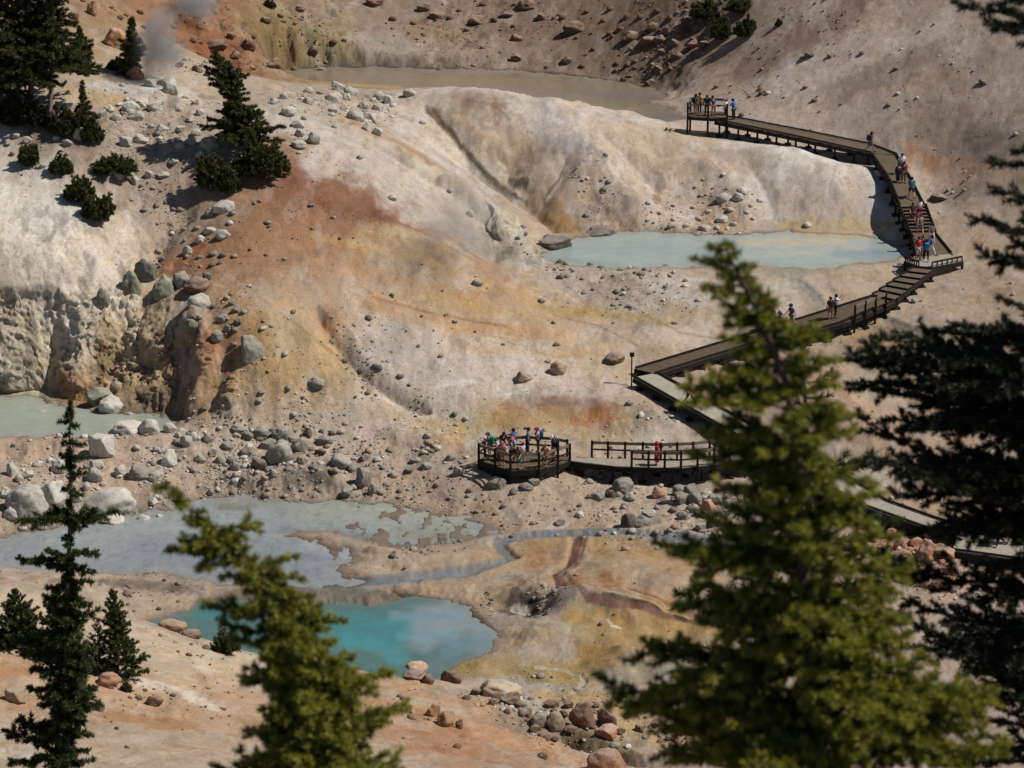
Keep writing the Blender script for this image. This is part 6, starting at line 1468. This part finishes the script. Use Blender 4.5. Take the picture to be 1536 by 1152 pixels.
near_tree('pine_tree', 'long-needled pine behind the big conifer, tufts showing at its sides', 25.0,
  [(1205,520),(1208,600),(1212,700),(1216,850),(1220,1000),(1224,1180)],
  [(1250,565),(1240,590),(1345,690),(1325,675),(1352,778),(1325,800),(1390,818),(1385,850),(1360,870),(1005,865),(1015,890),(1040,880),(1000,958),(1020,975),(1060,940),(1050,1035),(1085,1030),(1100,860),(1110,780),(1060,800),(1300,690),(1310,760),(1290,830),(1330,980),(1300,900),(1045,760),(1090,1110),(1340,1060)],
  .1, .09, (.13, .010, 420, 1.1), NEED['pine'], M_BARK, 23, 50, .7, .15, .40, 1.0, .12, .35, flat=.4)

# ---- trees standing on the ground in the valley
def ground_tree(name, label, px, py, top, wpx, nmat, seed, nl=60, t0=.1, prof=None, droop=(-.2, .6), group=None, lean_px=None, needle=None, bark=M_BARK, bush=.5, sub=None, cat='tree', depth=2):
    g = march(HL, px, py); z = Hs(g[0], g[1]); base = np.array([g[0], g[1], z - .1]); k = np.linalg.norm(g - EYE) / FPX
    tpx, tpy = top; tp = at_y(tpx, tpy, g[1]); mid = (base + tp) / 2 + np.array([k * 3, 0, 0]); T = [base, base * .75 + mid * .25 + np.array([k * 1.5, 0, 0]), mid, tp * .6 + mid * .4, tp]
    rnd = random.Random(seed); L = wpx * k; Hh = tp[2] - base[2]; T = [np.array(p) for p in T]
    limbs = limb_list(rnd, T, nl, L, prof or (lambda t: (1 - t) ** .8 * (.75 + .25 * math.sin(9 * t + seed)) + .08), t0, droop)
    return conifer(name, label, T, max(.02, Hh * .016), limbs, needle or (.26, .060, 190, .6), nmat, bark, group, cat, seed, sub or max(.16, L * .12), bush, depth, 1.0, .15, .45, top=True)
F_ = NEED['far']; D_ = NEED['dark']
ground_tree('fir_tree', 'tall dark fir, leftmost of the shaded clump, cut by the picture corner', 12, 172, (2, -170), 78, F_, 31, 150, .12, bush=.5)
ground_tree('fir_tree', 'tall dark fir with two bare trunks in the shaded clump', 44, 172, (40, -150), 74, F_, 32, 150, .2)
ground_tree('fir_tree', 'tall fir with a pale bare lower trunk at the edge of the shaded clump', 74, 168, (76, -120), 66, F_, 33, 140, .28, bark=M_BARKG)
ground_tree('fir_tree', 'short fir on the white rise behind the shaded clump', 124, 107, (118, 40), 26, F_, 34, 80, .05)
ground_tree('fir_tree', 'leaning small fir standing beside the steam plume', 190, 112, (198, 27), 30, F_, 35, 90, .03)
ground_tree('fir_tree', 'slender young fir above the shrubs under the tall firs', 124, 198, (123, 122), 20, F_, 36, 40, .1)
ground_tree('pine_tree', 'wind-leaning pine growing from the spreading shrub on the red hill', 374, 226, (322, 78), 58, F_, 37, 130, .14, lambda t: (1 - t) ** .7 * (.7 + .3 * math.sin(11 * t)) + .07, (-.05, .35), bark=M_BARKG)

def shrub(label, px, py, w, h, seed, nmat=F_, group=None, name='shrub', spiky=.3, needle=(.22, .052, 200, .6)):
    """px, py: middle of the bush; built of many stems fanning out of one root"""
    rnd = random.Random(seed); g = march(HL, px, py + h * .42); z = Hs(g[0], g[1]); base = np.array([g[0], g[1], z - .05]); k = np.linalg.norm(g - EYE) / FPX; W_, H_ = w * k * .5, h * k * .92
    wood, shoots = [], []; n = int(30 + 26 * w / 40)
    for i in range(n):
        a = rnd.uniform(0, 2 * PI); r = math.sqrt(rnd.uniform(0, 1)) * W_ * .92; q = np.array([math.cos(a) * r, math.sin(a) * r * .8, H_ * math.sqrt(max(.05, 1 - (r / W_) ** 2)) * rnd.uniform(.55, 1.0 + spiky * (rnd.random() < .25))])
        s = np.array([q[0] * .35, q[1] * .35, 0]); grow(rnd, s, q, wood, shoots, .02, max(.11, H_ * .12), .40, 0, depth=1, start=.25, flat=.6)
        for _ in range(2): e = q * np.array([1.0, 1.0, rnd.uniform(.15, .8)]); shoots.append((q * .7, e, 1, .5))
    root = empty(name, base, label, 'shrub', group); V, F = tube_mesh(wood, 4); link('stems', np_mesh('stems', V, F), M_BARK, root)
    V, F, lf = needles(shoots, *needle, seed=seed); me = np_mesh('foliage', V, F, False); set_col(me, 'leaf', np.stack([lf, lf, lf], 1)); link('foliage', me, nmat, root); return root
shrub('broad dark shrub spreading at the foot of the leaning pine', 392, 236, 96, 62, 41)
shrub('dark bushy young conifer at the shaded base of the leaning pine', 318, 258, 56, 66, 42)
shrub('lighter green sapling tuft at the tip of the leaning pine thicket', 346, 272, 36, 40, 43, NEED['pine'])
shrub('wide low dark green shrub alone in the stony hollow', 172, 244, 76, 32, 44, NEED['green'], spiky=.05)
shrub('small shrub by the picture edge below the tall firs', 45, 230, 40, 38, 45)
shrub('low green shrub between the edge shrub and the wide one', 91, 246, 42, 30, 46, NEED['green'])
shrub('upper of the two olive shrubs on the rim of the pale hill', 121, 283, 54, 44, 47)
shrub('lower of the two olive shrubs on the rim of the pale hill', 148, 309, 60, 48, 48)
shrub('shrub crowding the trunk of the pale-stemmed fir', 105, 178, 66, 50, 49)
shrub('shrub hanging down the bank under the slender young fir', 140, 196, 40, 34, 50)
shrub('black-green undergrowth bush at the foot of the leftmost fir', 22, 165, 70, 56, 51, D_)
shrub('dark undergrowth bush between the two fir trunks', 58, 172, 54, 44, 52, D_)
shrub('dark bush on the stony top slope, upper left of the four', 1060, 12, 60, 34, 53)
shrub('dark bush on the talus, lowest of the four', 1082, 44, 40, 36, 54)
shrub('green bush on the talus, by the bare sandy chute', 1118, 40, 42, 34, 55, NEED['green'])
shrub('dark bush cut by the top edge above the talus', 1110, 6, 60, 24, 56)
shrub('tiny lone bush on the bare sandy chute', 1168, 34, 11, 11, 57)
shrub('tiny bush on the rust hillside beside the steam top', 405, 5, 18, 14, 58)
shrub('small bush low on the steam hillside among dark rocks', 172, 96, 24, 18, 59)
ground_tree('fir_tree', 'small dense fir on the orange slope, right of the slim conifer', 176, 1012, (168, 886), 46, NEED['green'], 61, 70, .02, lambda t: (1 - t) ** .75 + .05, (.1, .9), needle=(.16, .030, 300, .7))
ground_tree('fir_tree', 'small fir with a sharp tip behind the slim conifer', 82, 985, (86, 878), 60, NEED['green'], 62, 60, .02, lambda t: (1 - t) ** .9 + .04, (.1, .8), needle=(.16, .030, 300, .7))
ground_tree('fir_tree', 'low fir at the picture edge on the orange slope', 24, 970, (22, 885), 60, NEED['green'], 63, 56, .02, lambda t: (1 - t) ** .9 + .04, (.1, .8), needle=(.16, .030, 300, .7))
ground_tree('fir_tree', 'thin fir sapling between the slim conifer and the dense fir', 140, 990, (146, 930), 30, NEED['green'], 64, 34, .02, lambda t: (1 - t) ** .9 + .05, (.2, .9), needle=(.13, .02, 220, .7))
shrub('green shrub on the crest beside the turquoise pool', 338, 962, 52, 42, 65, NEED['green'], needle=(.12, .02, 220, .6))
shrub('tiny green sprig on the orange slope under the dense fir', 190, 1030, 20, 18, 66, NEED['green'], needle=(.10, .02, 220, .6))
# ------------------------------------------------------------------ steam
def steam(label, px, py, w, h, dens, tilt, col=(.80, .80, .80), absb=.0, seed=0, push=0, deep=None, zoff=0):
    g = march(HL, px, py + h * .5 * .8); d = np.linalg.norm(g - EYE) / FPX; W_, H_ = w * d * .5, h * d * .5
    c = at_y(px, py, g[1] - push)
    bm = bmesh.new(); bmesh.ops.create_icosphere(bm, subdivisions=4, radius=1.0); me = bpy.data.meshes.new('steam'); bm.to_mesh(me); bm.free()
    m = N('steam'); tc = m.n('ShaderNodeTexCoord').outputs['Object']
    ln = m.n('ShaderNodeVectorMath', _operation='LENGTH'); m.l(tc, ln.inputs[0])
    mp = m.n('ShaderNodeMapping'); mp.inputs['Scale'].default_value = (1.6, 1.6, 1.6); mp.inputs['Location'].default_value = (seed * 3.1, seed, 0); m.l(tc, mp.inputs['Vector'])
    nz = m.noise(mp.outputs[0], 1.3, 6, .62, .9)
    edge_ = m.math('SUBTRACT', 1.0, m.math('ADD', ln.outputs['Value'], m.math('MULTIPLY', m.math('SUBTRACT', .56, nz), 2.4)))
    den = m.math('MULTIPLY', m.math('MAXIMUM', edge_, 0.0), dens)
    lim = m.math('MULTIPLY', den, m.ramp(ln.outputs['Value'], [(.7, (1, 1, 1)), (.98, (0, 0, 0))]))
    v = m.n('ShaderNodeVolumePrincipled'); v.inputs['Color'].default_value = (*col, 1); v.inputs['Anisotropy'].default_value = .2; m.l(lim, v.inputs['Density']); m.l(v.outputs[0], m.out.inputs['Volume'])
    o = link('steam_plume', me, m.m, None, c); o.scale = (W_, deep or W_, H_); o.rotation_euler = (0, tilt, 0)
    return tag(o, label, 'steam')
steam('grey steam plume rising from the vent by the white boulders', 240, 66, 100, 150, 1.3, .15, (.80, .79, .79), seed=1)
steam('upper wisp of grey steam drifting off the top of the hillside', 290, 4, 100, 64, 1.0, .3, (.78, .78, .79), seed=2)
steam('thin steam veil over the hollow beside the pale upper pool', 690, 330, 200, 150, .20, -.5, (.93, .93, .95), seed=3, push=1.0)
steam('faint steam over the mud gully in the pale slope', 590, 515, 140, 90, .14, .1, (.93, .93, .94), seed=4, push=.6)
# ------------------------------------------------------------------ light and camera
SUN_EL, SUN_BEHIND = 51.0, -3.0
def build_light():
    w = bpy.data.worlds.new('World'); scene.world = w; w.use_nodes = True
    t = w.node_tree; t.nodes.clear()
    o = t.nodes.new('ShaderNodeOutputWorld'); b = t.nodes.new('ShaderNodeBackground'); s = t.nodes.new('ShaderNodeTexSky')
    s.sky_type = 'NISHITA'; s.sun_disc = False; s.sun_elevation = math.radians(SUN_EL)
    s.sun_rotation = math.radians(90.0 - SUN_BEHIND); s.altitude = 2400; s.air_density = 1.0; s.dust_density = .4
    b.inputs['Strength'].default_value = .055
    t.links.new(s.outputs[0], b.inputs[0]); t.links.new(b.outputs[0], o.inputs[0])
    l = bpy.data.lights.new('sun', 'SUN'); l.energy = 4.7; l.angle = math.radians(.53); l.color = (1, .95, .87)
    so = bpy.data.objects.new('sun', l); COL.objects.link(so)
    e, a = math.radians(SUN_EL), math.radians(SUN_BEHIND)
    d = Vector((math.cos(a) * math.cos(e), math.sin(a) * math.cos(e), math.sin(e)))
    so.rotation_euler = d.to_track_quat('Z', 'Y').to_euler(); so.location = d * 300
build_light()
cam = bpy.data.cameras.new('camera'); co = bpy.data.objects.new('camera', cam); COL.objects.link(co)
co.location = EYE; co.rotation_euler = (PI / 2 - PITCH, 0, 0)
cam.sensor_width = 36; cam.sensor_fit = 'HORIZONTAL'; cam.lens = FPX / 1536 * 36; cam.clip_start = .5; cam.clip_end = 1500
cam.dof.use_dof = True; cam.dof.focus_distance = 178; cam.dof.aperture_fstop = cam.lens / 1000 / .024; cam.dof.aperture_blades = 0
scene.camera = co
scene.view_settings.view_transform = 'Standard'; scene.view_settings.look = 'None'
scene.view_settings.exposure = 0; scene.view_settings.gamma = 1
scene.render.resolution_x = 1024; scene.render.resolution_y = 768
scene.cycles.use_denoising = True
scene.cycles.max_bounces = 6; scene.cycles.volume_step_rate = 2.0; scene.cycles.volume_max_steps = 64
